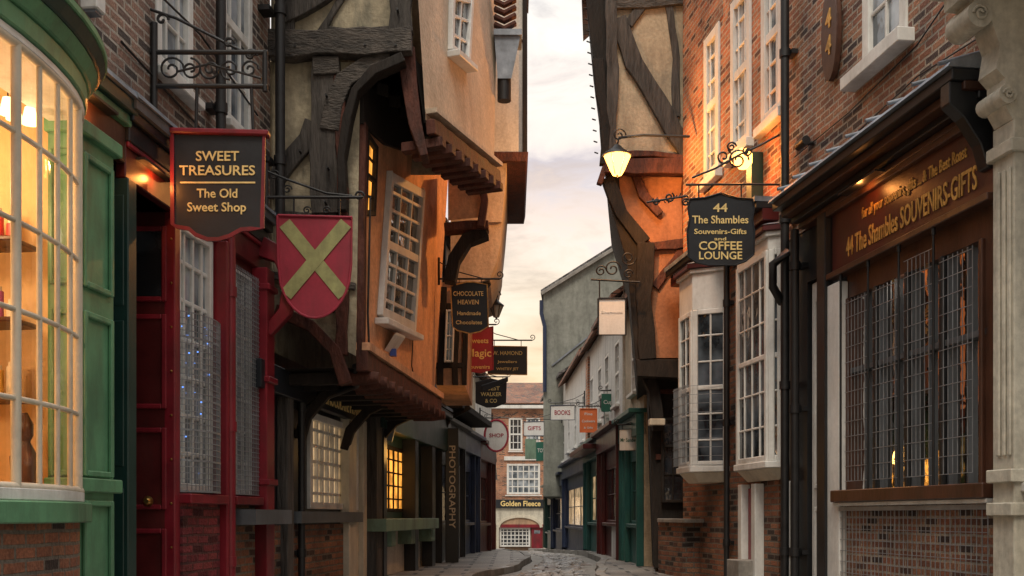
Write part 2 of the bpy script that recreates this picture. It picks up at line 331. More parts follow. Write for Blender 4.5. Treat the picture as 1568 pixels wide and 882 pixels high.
# ================================================================ L1 green bow shop
w=LW; g=w.G('green_bow_window_shop')
SC,SH,BB=5.85,1.27,.42
def bow(t,e=0): return SC+(SH+e)*math.sin(t), (BB+e)*math.cos(t)+.03
def bowband(m,z0,z1,e,part='shopfront',e2=None):
    e2=e if e2 is None else e2
    k=20; T=[-math.pi/2+math.pi*i/k for i in range(k+1)]
    b=[w.pt(*((lambda q:(q[0],z0,q[1]))(bow(t,e)))) for t in T]; t_=[w.pt(*((lambda q:(q[0],z1,q[1]))(bow(t,e2)))) for t in T]
    g.hexa(part,m,b,t_)
bowband('brick_base',-.1,.86,0,'walls'); bowband('paint_green',.86,.98,.08); bowband('paint_white',.98,1.05,.03)
ZT=3.36
for i in range(0,17):
    t=-math.pi/2+math.pi*i/16; s_,n_=bow(t,.0)
    g.tube('windows','paint_cream',[w.pt(s_,1.05,n_),w.pt(s_,ZT,n_)],.03 if i%4==0 else .018,6)
for j in range(6):
    z=1.05+(ZT-1.05)*j/5
    g.tube('windows','paint_cream',[w.pt(bow(t)[0],z,bow(t)[1]) for t in [-math.pi/2+math.pi*i/32 for i in range(33)]],.03 if j in(0,5) else .018,6)
for i in range(16):
    t0=-math.pi/2+math.pi*i/16; t1=t0+math.pi/16; a=bow(t0,-.012); b=bow(t1,-.012)
    g.poly('panes','glass_clear',w.pt(a[0],1.05,a[1]),w.pt(b[0],1.05,b[1]),w.pt(b[0],ZT,b[1]),w.pt(a[0],ZT,a[1]))
bowband('paint_white',ZT,ZT+.05,.03)
bowband('paint_green',ZT+.05,ZT+.16,.05); bowband('paint_green',ZT+.16,ZT+.24,.07,e2=.12); bowband('paint_dkgreen',ZT+.24,ZT+.31,.13,e2=.17); bowband('paint_green',ZT+.31,ZT+.36,.18); bowband('paint_dkgreen',ZT+.36,ZT+.75,.18,e2=-.2)
def room(s0,s1,z0,z1,n0,n1,m='room_cream'):
    a=[w.pt(s0,z0,n0),w.pt(s1,z0,n0),w.pt(s1,z0,n1),w.pt(s0,z0,n1)]; b=[q+Vector((0,0,z1-z0)) for q in a]
    g.poly('interior',m,*a); g.poly('interior',m,*b); g.poly('interior',m,a[1],a[2],b[2],b[1]); g.poly('interior',m,a[0],a[3],b[3],b[0]); g.poly('interior',m,a[2],a[3],b[3],b[2])
room(4.5,7.2,.95,3.6,.02,-2.2)
for z in (1.62,2.1,2.6):
    box(g,w,'shelves','wood_varnish',6.85,7.18,z,z+.03,-1.9,-.15)
    for i in range(16):
        n_=-1.8+i*.105; s_=7.0; h=R(.13,.22)
        g.tube('jars','goods_%d'%random.randrange(6),[w.pt(s_,z+.03,n_),w.pt(s_,z+h,n_)],.04,10); g.tube('jars','goods_2',[w.pt(s_,z+h,n_),w.pt(s_,z+h+.03,n_)],.03,8)
g.tube('wooden_figure','wood_varnish',[P(37,632,6.9),P(37,650,6.9),P(38,668,6.9),P(38,676,6.9),P(37,700,6.9),P(37,750,6.9)],[.02,.055,.05,.03,.085,.07],12)
for (px,py) in ((12,150),(46,165),(22,158)):
    c=P(px,py,6.7); g.tube('pendant_lamps','lamp_soft',[c,c+Vector((0,0,-.1))],[.03,.05],10); g.tube('pendant_lamps','iron',[c,c+Vector((0,0,.4))],.005,5)
light('shop_lamp',w.pt(6.4,2.9,-.5),42,(1,.60,.28),.12); light('shop_lamp',w.pt(5.6,2.0,-.3),24,(1,.60,.28),.12)
box(g,w,'shopfront','paint_green',7.0,7.5,0,3.35,0,.2)
for (z0,z1) in ((.15,1.0),(1.15,2.2),(2.35,3.2)):
    for (a,b,c,d) in ((7.05,7.09,z0,z1),(7.41,7.45,z0,z1),(7.09,7.41,z0,z0+.04),(7.09,7.41,z1-.04,z1)): box(g,w,'shopfront','paint_green',a,b,c,d,.2,.23)
    for (a,b,c,d) in ((.02,.05,z0,z1),(.15,.18,z0,z1),(.05,.15,z0,z0+.04),(.05,.15,z1-.04,z1)): box(g,w,'shopfront','paint_green',6.975,7.0,c,d,a,b)
for z in (.0,1.05,3.3): box(g,w,'shopfront','paint_green',6.95,7.53,z,z+.09,0,.25)
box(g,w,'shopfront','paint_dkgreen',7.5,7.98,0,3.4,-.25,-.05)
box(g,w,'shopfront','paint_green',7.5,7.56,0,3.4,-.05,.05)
box(g,w,'shopfront','wood_varnish',6.98,7.98,3.42,3.68,0,.06); box(g,w,'shopfront','paint_green',6.95,8.0,3.68,3.76,0,.1)
box(g,w,'shopfront','paint_dkgreen',6.93,8.02,3.76,3.86,0,.14)
g.hexa('roof_lead','lead',[w.pt(6.9,3.865,0),w.pt(8.02,3.865,0),w.pt(8.02,3.865,.17),w.pt(6.9,3.865,.17)],[w.pt(6.9,4.0,0),w.pt(8.02,4.0,0),w.pt(8.02,3.9,.16),w.pt(6.9,3.9,.16)])
wall(g,w,'brick_grey',3,7.9,ZT+.2,9,[(6.85,7.45,4.9,6.2)]); wall(g,w,'brick_base',3,7.05,-.2,.95); wall(g,w,'brick_grey',3,4.5,.95,ZT+.2)
win(g,w,6.85,7.45,4.9,6.2,2,4,gl='glass_pale')
box(g,w,'flood_lamp','paint_white',7.42,7.55,4.28,4.7,.0,.12); box(g,w,'flood_lamp','glass_pale',7.44,7.53,4.26,4.279,.02,.1)
body(g,w,3,7.9,9,m='brick_grey')
box(g,w,'added_lamp_hood','iron',7.05,7.7,3.66,3.679,.06,.14)  # invented hood, added as a fitting for the orange fascia light
g.done(); light('fascia_lamp',w.pt(7.3,3.6,.14),4.5,(1,.33,.07),.03)
# ================================================================ L2 red shop
g=w.G('red_sweet_shop')
H=[(8.62,9.35,4.4,6.1),(10.05,10.85,4.5,6.4),(8.62,9.35,7,8.4),(10.05,10.85,7,8.4)]
wall(g,w,'brick_grey',7.9,11.45,3.6,9,H)
for h in H: win(g,w,h[0],h[1],h[2],h[3],3,4,gl='glass_pale',fw=.1,bw=.03,dep=.04)
body(g,w,7.9,11.45,9,m='brick_grey')
box(g,w,'fascia','paint_dkred',7.98,11.1,3.32,3.58,-.02,.06); box(g,w,'fascia','paint_black',7.98,11.12,3.58,3.72,0,.09); box(g,w,'fascia','paint_red',7.98,11.13,3.54,3.58,.06,.085)
box(g,w,'cornice','paint_black',7.96,11.15,3.72,3.8,0,.13); box(g,w,'cornice','paint_grey',7.94,11.17,3.8,3.87,0,.16)
g.hexa('cornice','lead',[w.pt(7.94,3.875,0),w.pt(11.2,3.875,0),w.pt(11.2,3.875,.18),w.pt(7.94,3.875,.18)],[w.pt(7.94,4.02,0),w.pt(11.2,4.02,0),w.pt(11.2,3.91,.17),w.pt(7.94,3.91,.17)])
box(g,w,'added_lamp_hood','iron',8.15,8.7,3.5,3.52,.06,.13)  # made-up hood above the door's fascia light
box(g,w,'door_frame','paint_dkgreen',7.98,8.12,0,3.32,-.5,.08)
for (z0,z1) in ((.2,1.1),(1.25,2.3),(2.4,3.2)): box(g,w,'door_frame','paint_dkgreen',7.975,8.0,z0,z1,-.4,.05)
x0,x1=-3.25,-2.68; dd=8.82
g.bx('door','paint_dkred',x0,x1,dd,dd+.06,0,3.32)
for (z0,z1) in ((.1,.8),(.95,1.6),(1.75,2.5),(2.6,3.2)):
    for (a,b,c,d) in ((x0+.06,x0+.1,z0,z1),(x1-.1,x1-.06,z0,z1),(x0+.1,x1-.1,z0,z0+.04),(x0+.1,x1-.1,z1-.04,z1)): g.bx('door','paint_red',a,b,dd-.025,dd,c,d)
g.bx('door','glass_dark',x0+.1,x1-.1,dd-.008,dd-.002,2.64,3.16)
for i in range(9): c=Vector((x1-.025,dd,.3+i*.35)); g.tube('door_studs','brass',[c,c+FRT*.02],[.014,.004],8)
c=P(230,768,8.75); g.tube('door_knob','brass',[c,c+FRT*.04,c+FRT*.06,c+FRT*.1],[.018,.018,.045,.02],12)
box(g,w,'door_frame','paint_red',8.86,8.97,0,3.32,-.5,.06)
box(g,w,'door_step','stone_grey',8.1,8.86,-.02,.12,-.6,.1)
wall(g,w,'paint_dkred',8.97,11.45,-.2,3.6,[(9.0,9.78,1.1,3.3),(10.12,10.82,1.1,3.2)])
win(g,w,9.0,9.78,1.1,3.3,4,7,gl='glass_pale',rail=False,sill=False,fw=.07,bw=.04,dep=.03); win(g,w,10.12,10.82,1.1,3.2,4,7,gl='glass_pale',rail=False,sill=False,fw=.04,dep=.03)
for i in range(18): c=w.pt(9.05+R(0,.7),R(1.15,2.7),.01); g.tube('fairy_lights','led_blue',[c,c+Vector((.012,0,0))],.006,5)
for i in range(19):
    t=i/18; s_=8.98+.82*t; n_=.05+.12*math.sin(math.pi*t)**.6 if 0<t<1 else .05
    g.sweep('wire_grille','galv',[w.pt(s_,1.1,n_),w.pt(s_,2.55,n_)],.007,.006,w.n3)
for j in range(30):
    z=1.1+1.45*j/29
    g.sweep('wire_grille','galv',[w.pt(8.98+.82*t,z,.054+(.12*math.sin(math.pi*t)**.6 if 0<t<1 else 0)) for t in [i/10 for i in range(11)]],.007 if j%5 else .016,.006,w.n3)
meshgrid(g,w,10.1,10.84,1.1,3.2,.08,.045,.045,.0035)
box(g,w,'stall_riser','brick_red_paint',8.97,9.8,-.1,1.0,0,.08); box(g,w,'stall_riser','paint_red',8.95,9.83,1.0,1.08,0,.16)
box(g,w,'stall_riser','brick_base',10.1,10.8,-.1,1.0,0,.06); box(g,w,'stall_riser','paint_red',10.08,10.84,1.0,1.08,0,.14)
box(g,w,'posts','paint_red',9.82,9.88,0,3.32,0,.14); box(g,w,'posts','paint_red',10.02,10.1,0,3.32,0,.12); box(g,w,'posts','paint_red',10.86,11.1,0,3.32,0,.16)
for z in (1.2,2.2,3.1): box(g,w,'posts','paint_red',10.84,11.12,z,z+.06,0,.19)
g.sweep('posts','paint_red',[w.pt(11.05,3.55,.05),w.pt(11.05,3.45,.26),w.pt(11.05,3.2,.36),w.pt(11.05,2.9,.3),w.pt(11.05,2.7,.12)],lambda t:.2-.1*t,.12,(0,-1,0))
pipe(g,w,9.95,-.05,3.6,.12,.045,'paint_red',1.2); pipe(g,w,9.72,3.9,9,.12,.045,'iron',1.5); pipe(g,w,11.15,3.9,9,.2,.05,'iron',1.5)
g.tube('cable','iron',[w.pt(8,4.9,.02),w.pt(9.5,5.0,.02),w.pt(11,4.85,.02)],.01,5); g.tube('cable','iron',[w.pt(8,4.3,.02),w.pt(9.5,4.2,.02),w.pt(11,4.25,.02)],.01,5)
g.done(); light('fascia_lamp',w.pt(8.4,3.44,.12),3,(1,.33,.07),.025)
# ================================================================ L3 timber jettied house
g=w.G('jettied_timber_house'); D=11.5
a=[P(402,470,D),P(545,545,D),P(552,95,D),P(412,95,D)]
g.poly('walls','plaster_mossy',*a)
def tb(pts,wpx,d=D,m='timber_grey',dp=.07,jit=.018,off=0,part='timbers',nrm=FRT):
    g.sweep(part,m,[P(x,y,d) for x,y in pts],wpx/F*d,dp,nrm,jit,off)
tb([(500,330),(497,230),(500,95)],40,dp=.1); tb([(523,545),(528,330),(520,120)],17,dp=.12,m='timber_red')
tb([(408,300),(440,255),(470,215),(482,190)],28); tb([(508,205),(514,165),(530,130),(560,106),(600,98)],28,m='timber_beam',dp=.13)
tb([(405,330),(480,335)],14,dp=.05); tb([(425,480),(480,500),(515,540),(530,590)],17,m='timber_red',dp=.15)
tb([(415,76),(525,74),(632,72)],40,dp=.18,m='timber_beam',jit=.025); tb([(482,108),(522,106)],24,dp=.14,m='timber_beam')
tb([(500,480),(500,330)],30,dp=.08); tb([(405,420),(545,440)],12,dp=.05,m='timber_beam')
a=[P(415,56,D),P(632,56,D),P(624,-140,D),P(415,-140,D)]; g.poly('walls','plaster_mossy',*a)
tb([(615,56),(610,-140)],34,dp=.12); tb([(432,30),(490,-5),(560,-60)],30,dp=.1); tb([(440,56),(435,-140)],24); tb([(490,55),(560,-60)],10,dp=.04); tb([(500,48),(600,46)],8,dp=.04)
for (x_,y_) in ((500,150),(500,260),(505,312),(450,76),(560,74),(610,74),(612,20),(460,235)): c=P(x_+R(-6,6),y_,D-.1); g.tube('timber_pegs','iron',[c,c+FRT*.1],.012,6)
bn,bf=P(545,545,D),P(664,617,16.0); tn=P(550,95,D)
nf=(bf-bn).cross(tn-bn).normalized(); nf=nf if nf.x>0 else -nf
def onp(px,py,o,n_):
    k=(px-CX)/F; m=(HY-py)/F; dirv=Vector((k,1,m)); cam=Vector((0,0,EYE)); t=(o-cam).dot(n_)/dirv.dot(n_); return cam+dirv*t
q=lambda x,y:onp(x,y,bn,nf)
tf=q(694,150)
g.poly('walls','plaster_orange',bn,bf,tf,tn)
g.prism('jetty_shade_panel','timber_dark',[q(549,190)+nf*.004,q(585,222)+nf*.004,q(640,240)+nf*.004,q(696,268)+nf*.004,tf+nf*.004,tn+nf*.004],nf*.05)  # shade under the upper jetty, built as a dark panel over the plaster
qwin(g,[q(592,264),q(644,292),q(629,508),q(577,484)],nf,3,8,fw=.11,bw=.04,gl='glass',fd=.07,bd=.045)
qwin(g,[q(556,200),q(572,225),q(568,330),q(553,330)],nf,1,4,fw=.06,fr='timber_dark',gl='glass_amber',sill=False)
g.sweep('timbers','timber_red',[q(552,190),q(549,400),q(547,560)],.12,.07,nf,.012)
g.sweep('timbers','timber_red',[bn+Vector((0,0,-.05)),bf+Vector((0,0,-.05))],.2,.12,nf,.015)
g.sweep('timbers','plaster_orange',[bn+Vector((0,0,.1)),bf+Vector((0,0,.1))],.08,.15,nf)
for i in range(11):
    t=(i+.5)/11; c=bn.lerp(bf,t)+Vector((0,0,-.2)); g.tube('joist_ends','timber_red',[c-nf*.25,c+nf*.02,c+nf*.2],[.085,.085,.06],9)
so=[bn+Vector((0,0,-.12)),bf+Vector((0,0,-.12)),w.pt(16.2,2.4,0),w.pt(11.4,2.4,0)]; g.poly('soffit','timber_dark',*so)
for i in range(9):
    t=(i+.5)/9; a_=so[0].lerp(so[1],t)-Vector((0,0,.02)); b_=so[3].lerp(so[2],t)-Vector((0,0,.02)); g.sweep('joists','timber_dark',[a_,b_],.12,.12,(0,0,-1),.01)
g.hexa('alarm_box','paint_white',[q(588,537),q(603,543),q(606,538),q(592,530)],[p+nf*.12 for p in (q(588,512),q(605,518),q(606,514),q(592,508))])
g.bx('alarm_box','plastic_blue',q(598,535).x,q(598,535).x+.07,q(598,535).y-.06,q(598,535).y+.03,q(598,542).z-.03,q(598,535).z)
g.tube('cable','iron',[q(630,515)+nf*.02,q(628,560)+nf*.02,q(634,600)+nf*.03],.008,5)
g.tube('cable','iron',[q(552,560)+nf*.1,q(549,480)+nf*.1,q(553,300)+nf*.1],.012,5)
BL,TL,BR=P(652,188,D),P(632,-140,D),P(756,268,14.2)
n2=(BR-BL).cross(TL-BL).normalized(); n2=n2 if n2.x>0 else -n2
q2=lambda x,y:onp(x,y,BL,n2)
TR=q2(764,-140)
g.poly('walls','plaster_pink',BL,BR,TR,TL)
qwin(g,[q2(688,-60),q2(722,-60),q2(713,100),q2(686,78)],n2,2,5,fw=.08,bw=.035,gl='glass',rail=True)
g.sweep('timbers','timber_red',[BL+Vector((0,0,-.04)),BR+Vector((0,0,-.04))],.16,.1,n2,.012); g.sweep('timbers','plaster_pink',[BL+Vector((0,0,.12)),BR+Vector((0,0,.12))],.05,.12,n2)
for i in range(8):
    t=(i+.4)/8; c=BL.lerp(BR,t)+Vector((0,0,-.15)); g.sweep('joist_ends','timber_red',[c-n2*.3,c+n2*.16],.13,.1,(0,0,-1),.008)
inn=Vector((-.45,.05,0))
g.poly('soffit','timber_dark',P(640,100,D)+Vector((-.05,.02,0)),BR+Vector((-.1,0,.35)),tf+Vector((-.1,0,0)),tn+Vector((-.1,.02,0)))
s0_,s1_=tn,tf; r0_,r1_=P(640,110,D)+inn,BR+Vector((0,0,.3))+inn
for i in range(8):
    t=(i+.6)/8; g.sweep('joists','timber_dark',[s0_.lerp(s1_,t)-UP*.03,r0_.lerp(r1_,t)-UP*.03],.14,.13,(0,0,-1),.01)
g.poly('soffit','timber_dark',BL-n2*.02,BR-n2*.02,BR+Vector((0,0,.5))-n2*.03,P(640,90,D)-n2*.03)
g.sweep('timbers','timber_red',[P(622,75,D),P(628,130,D),P(637,190,D),P(650,240,D)],lambda t:.2-.1*t,.3,FRT,.012,off=-.25)
tb([(528,330),(528,250),(534,190),(548,150),(575,120),(620,98)],13,dp=.2,m='timber_dark',off=.02)
g.poly('walls','plaster_mossy',w.pt(11.5,2.4,0),w.pt(16,2.4,0),w.pt(16,9,0),w.pt(11.5,9,0))
g.poly('walls','plaster_cream',TR,TR+Vector((-3,0,0)),BR+Vector((-3,0,0)),BR)
g.prism('roof','roof_tiles',[P(640,-150,D-.3),TR+Vector((.2,.3,.1)),TR+Vector((-3.3,.3,2.9)),P(640,-150,D-.3)+Vector((-3.0,0,2.8))],(0,0,.1))
g.hexa('walls','plaster_orange',[P(686,338,15.2),P(740,332,15.2),P(738,332,16.1),P(686,338,16.1)],[P(686,272,15.2),P(744,278,15.2),P(742,278,16.1),P(686,272,16.1)])
g.sweep('timbers','timber_red',[P(680,347,15.15),P(748,343,15.15)],.12,.3,-FRT,.01); g.sweep('timbers','timber_red',[P(737,275,15.15),P(743,310,15.15),P(737,350,15.15)],.11,.12,FRT,.01)
g.sweep('timbers','timber_dark',[P(745,352,15.2),P(715,365,15.2),P(695,395,15.2),P(688,430,15.2)],.16,.3,-FRT,.01)
g.hexa('rainwater_hopper','lead',[P(762,120,14.5),P(783,120,14.5),P(783,120,14.8),P(762,120,14.8)],[P(757,55,14.5),P(797,55,14.5),P(797,55,14.9),P(757,55,14.9)])
g.bx('rainwater_hopper','lead',P(756,0,14.5).x,P(799,0,14.5).x,14.46,14.95,P(0,55,14.5).z,P(0,46,14.5).z)
g.tube('rainwater_hopper','iron',[P(772,120,14.6),P(772,155,14.6)],.09,10)
for i in range(5): g.sweep('rainwater_hopper','timber_red',[P(757,40-i*12,14.6),P(772,47-i*12,14.6),P(790,38-i*12,14.6)],.05,.1,FRT)
wall(g,w,'paint_black',11.45,16.3,.8,2.6,[(w.s(398)+.35,w.s(420),1.0,2.12),(w.s(470),w.s(545),.98,2.1)]); box(g,w,'walls','brick_base',11.1,15.0,-.2,.8,0,.04)
win(g,w,w.s(398)+.35,w.s(420),1.0,2.12,2,3,gl='glass_warm',sill=False); qwin(g,[w.pt(w.s(470),2.1,-.05),w.pt(w.s(545),2.1,-.05),w.pt(w.s(545),.98,-.05),w.pt(w.s(470),.98,-.05)],w.n3,10,6,fw=.08,bw=.035,gl='glass_warm',rail=False,fd=.09,bd=.05,sill=False)
pbox(g,w,'sills','paint_grey',392,447,.82,.96,0,.28); pbox(g,w,'sills','paint_grey',462,556,.82,.95,0,.16)
pbox(g,w,'fascia','sign_black',400,556,2.14,2.42,.05,.14)
c=w.pt((w.s(470)+w.s(545))/2,2.28,.15); g.text('CHOCOLATE HEAVEN',c,.22,'gold_letters',1.9,rz=math.pi/2-.1)
pbox(g,w,'posts','timber_grey',441,450,0,2.4,0,.12); pbox(g,w,'posts','paint_cream',535,546,0,2.3,0,.12); pbox(g,w,'posts','paint_cream',557,562,0,2.2,0,.1); pbox(g,w,'door','paint_cream',546,557,0,2.1,0,.03)
pbox(g,w,'posts','timber_grey',577,586,0,2.5,0,.2)
for dpt in (12.3,14.3,16.0):
    g.sweep('brackets','timber_dark',[w.pt(dpt,1.75,.05),w.pt(dpt,2.0,.12),w.pt(dpt,2.25,.35),w.pt(dpt,2.4,.7)],.12,.12,(0,1,0),.01)
pipe(g,w,w.s(462,.1),-.05,2.1,.1,.04); g.tube('drainpipe','iron',[w.pt(w.s(462,.1),2.05,.1),w.pt(12.6,2.25,.3),P(545,590,D+.3),P(545,560,D+.1)],.04,8)
g.done()
# ================================================================ L4 tall gabled building
g=w.G('plaster_gabled_shop')
def ext(pts,d0,d1,m,part='walls',dx=0): g.prism(part,m,[P(x,y,d0) for x,y in pts],(dx,d1-d0,0))
ext([(735,-160),(806,-160),(806,240),(735,240)],17,20.5,'plaster_white'); ext([(733,232),(809,232),(806,247),(735,247)],16.95,20.6,'timber_red','timbers')
ext([(690,247.5),(776,247.5),(772,300),(768,340),(690,340)],17.05,20.4,'plaster_pink')
cv=[(690,340.5),(768,340.5),(766,372),(760,402),(750,426),(735,432),(705,432),(690,432)]; ext(cv,17.1,20.3,'plaster_pink'); 
ext([(666,432.5),(716,432.5),(712,590),(655,590)],17.15,20.3,'plaster_orange')
for (x,y,x2,y2) in ((680,440,674,590),(700,440,697,590),(715,436,711,590),(667,470,714,470),(660,560,712,560)): g.sweep('timbers','timber_dark',[P(x,y,17.15),P(x2,y2,17.15)],.09,.05,FRT,.01)
qwin(g,[P(683,475,17.1),P(697,475,17.1),P(694,555,17.1),P(680,555,17.1)],FRT,2,4,fw=.03,bw=.015,sill=False)
g.prism('brackets','timber_dark',[P(716,432,17.2),P(752,432,17.2),P(716,470,17.2)],(0,.2,0))
ext([(735,60),(805,60),(805,64),(735,64)],16.98,17.2,'timber_red','timbers'); ext([(800,-160),(807.5,-160),(807.5,236),(800,236)],16.96,17.1,'timber_dark','timbers')
g.poly('walls','plaster_orange',w.pt(16.1,2.4,.0),w.pt(21.2,2.4,.0),w.pt(21.2,9,0),w.pt(16.1,9,0))
a=[P(690,-160,17),P(815,-160,17)]; g.prism('roof','roof_tiles',[a[0]+Vector((-2,0,1.8)),a[1],a[1]+Vector((0,4,0)),a[0]+Vector((-2,4,1.8))],(0,0,.1))
s0,s1=16.3,21.3
wall(g,w,'paint_dkgreen',s0,s1,.85,3.0,[(w.s(590),w.s(632),.96,2.0)],rev=.1); box(g,w,'walls','plaster_white',w.s(586),w.s(660),-.2,.85,-.1,.03)
win(g,w,w.s(590),w.s(632),.96,2.0,6,5,gl='glass_amber',fr='timber_dark',rail=False,sill=False,dep=.05)
pbox(g,w,'sills','paint_palegreen',592,672,.68,.86,0,.35)
for p_ in (600,630,660): pbox(g,w,'sills','paint_palegreen',p_,p_+6,.45,.68,0,.25)
pbox(g,w,'fascia','paint_dkgreen',588,690,2.15,2.75,.0,.25); pbox(g,w,'fascia','paint_black',586,694,2.75,2.85,0,.4)
g.prism('roof','lead',[w.pt(16.3,2.86,.42),w.pt(21.2,2.86,.42),w.pt(21.2,3.1,0),w.pt(16.3,3.1,0)],(0,0,.05))
for p_ in (588,636,662): pbox(g,w,'posts','paint_black',p_,p_+5,0,2.6,0,.22)
g.sweep('brackets','lead',[w.pt(16.4,2.0,.2),w.pt(16.4,2.4,.3),w.pt(16.4,2.65,.55),w.pt(16.4,2.8,.9)],.07,.1,(0,1,0))
wall(g,w,'paint_black',w.s(640),s1,0,.85,[],n=.03)
g.bx('lettered_panel','paint_black',P(682,0,21.5).x,P(702,0,21.5).x,21.5,21.6,-.05,2.6)
g.text('PHOTOGRAPHY',P(692,745,21.47),.17,'paint_cream',1.6,rl=math.pi/2*3)
g.done()
light('window_lamp',w.pt(17.6,1.9,.6),7,(1,.5,.12),.15)
# ================================================================ L5 far-left shops
g=w.G('narrow_jettied_shop')
def shopbay(g,w,s0,s1,zt,mwall,mfront,n=0,up=1,wc=2,gm='glass_dark',z0=-.3,base=None,fas=None,wn=1,wm='paint_white'):
    zf=2.35
    base=base or mfront
    g0=gz((s0+s1)/2)
    wall(g,w,mfront,s0,s1,g0-.3,g0+zf,[(s0+.25,s1-.9 if s1-s0>2 else s1-.25,g0+.75,g0+2.0)],n)
    win(g,w,s0+.25,s1-.9 if s1-s0>2 else s1-.25,g0+.75,g0+2.0,3,2,n,gl=gm,fr=mfront,rail=False,sill=True)
    if s1-s0>2:
        box(g,w,'door',wm,s1-.75,s1-.2,g0,g0+2.0,n,n+.03); 
        for a in (s1-.8,s1-.2): box(g,w,'posts',mfront,a,a+.07,g0,g0+zf,n,n+.1)
    for a in (s0,s1-.1): box(g,w,'posts',mfront,a,a+.1,g0,g0+zf,n,n+.13)
    box(g,w,'fascia',fas or mfront,s0,s1,g0+zf,g0+zf+.4,n-.05,n+.14); box(g,w,'cornice',mfront,s0-.03,s1+.03,g0+zf+.4,g0+zf+.48,n-.05,n+.28)
    hs=[]
    for f in range(up):
        zz=g0+3.25+f*2.1
        if zz+1.4>zt: break
        for i in range(wn):
            c=s0+(s1-s0)*(i+.5)/wn; hs.append((c-.42,c+.42,zz,zz+1.35))
    wall(g,w,mwall,s0,s1,g0+zf+.4,zt,hs,n)
    for h in hs: win(g,w,*h,3,4,n,fw=.07,bw=.03,gl='glass',fr=wm)
shopbay(g,w,21.3,24.6,6.6,'plaster_tan','paint_black',.05,1); body(g,w,21.3,24.6,6.6,.05,m='plaster_tan')
for z in (3.0,4.9,6.4): box(g,w,'timbers','timber_dark',21.3,24.6,z,z+.16,.05,.12)
for a in (21.3,22.2,23.3,24.4): box(g,w,'timbers','timber_dark',a,a+.14,3.16,6.4,.05,.11)
g.sweep('brackets','timber_dark',[w.pt(21.5,2.4,.1),w.pt(21.5,2.8,.3),w.pt(21.5,3.0,.7)],.1,.1,(0,1,0)); box(g,w,'canopy','timber_dark',21.2,26,2.95,3.08,0,.6)
g.done()
g=w.G('cream_shop')
shopbay(g,w,24.6,27.6,5.6,'plaster_cream','paint_navy',.0,1,wm='paint_white'); body(g,w,24.6,27.6,5.6,0,m='plaster_cream',rise=1.6); g.done()
g=w.G('dark_wood_shop')
shopbay(g,w,27.6,31,4.4,'plaster_white','paint_dkred',.0,1); body(g,w,27.6,31,4.4,0,m='plaster_white',rise=1.2); g.done()
LF=W((-.78,31),(-.0095,1),1)
g=LF.G('white_terrace_shops')
for i,(mw,mf) in enumerate((('plaster_white','paint_black'),('plaster_cream','paint_teal'),('brick_warm','paint_cream'),('plaster_white','paint_navy'))):
    shopbay(g,LF,i*6.5,i*6.5+6.5,3.6-i*.35+.6,mw,mf,0,1,wn=2)
body(g,LF,0,26,3.7,0,m='plaster_white',rise=1.0,dep=5,z0=-3)
g.done()
# ================================================================ far end brick house
D=75; w=W((0,D),(1,0),1); w.n=Vector((0,-1)); g=w.G('brick_archway_house')
g0=gz(D)
x=lambda p:(p-CX)/F*D
z=lambda p:EYE+(HY-p)/F*D
hs=[(x(776),x(827),z(757),z(710)),(x(779),x(800),z(690),z(640)),(x(806),x(827),z(675),z(640))]
wall(g,w,'brick_warm',x(735),x(850),z(768),z(622),hs,rev=.2)
win(g,w,*hs[0],6,4,fw=.14,bw=.07,gl='glass_pale'); win(g,w,*hs[1],3,4,fw=.12,bw=.05,gl='glass_dark'); win(g,w,*hs[2],3,4,fw=.12,bw=.05,gl='glass_pale')
box(g,w,'string_course','paint_white',x(772),x(832),z(705),z(699),0,.1); box(g,w,'cornice','paint_white',x(735),x(850),z(626),z(619),0,.4)
g.prism('roof','roof_tiles',[w.pt(x(730),z(621),.4),w.pt(x(855),z(621),.4),w.pt(x(855),z(580),-3.5),w.pt(x(730),z(580),-3.5)],(0,0,.15))
wall(g,w,'stone_cream',x(745),x(757),g0-.3,z(768)); wall(g,w,'stone_cream',x(757),x(836),z(803),z(768)); wall(g,w,'stone_cream',x(834),x(850),g0-.3,z(768))
box(g,w,'fascia','sign_black',x(758),x(836),z(778),z(765),0,.15); g.text('Golden Fleece',w.pt(x(797),z(771.5),.17),.5,'gold_letters',2.7,bold=.02)
wall(g,w,'plaster_tan',x(757),x(836),g0-.3,z(803),n=-.35)
arc=[w.pt(x(796)+1.45*math.cos(t),z(803)+.75*math.sin(t)-.2,.0) for t in [math.pi*i/14 for i in range(15)]]
g.sweep('arch','paint_cream',arc,.2,.1,FRT); g.poly('arch_panel','plaster_tan',*[p+FRT*.01 for p in arc])
box(g,w,'doorway','paint_red',x(764),x(832),z(808),z(803),-.3,.02)
win(g,w,x(765),x(812),g0+.1,z(808),8,5,n=0,dep=.2,fw=.12,bw=.06,gl='glass_dark',sill=False,rail=False)
box(g,w,'door','paint_red',x(814),x(831),g0,z(808),-.3,-.1); box(g,w,'door','glass_pale',x(818),x(827),g0+1,z(812),-.1,-.08)
for p_ in (760,832): box(g,w,'pilasters','stone_cream',x(p_),x(p_+4),g0,z(803),0,.12)
g.bx('walls','brick_warm',x(735),x(850),D+.5,D+7,g0-.3,z(622)); g.done()
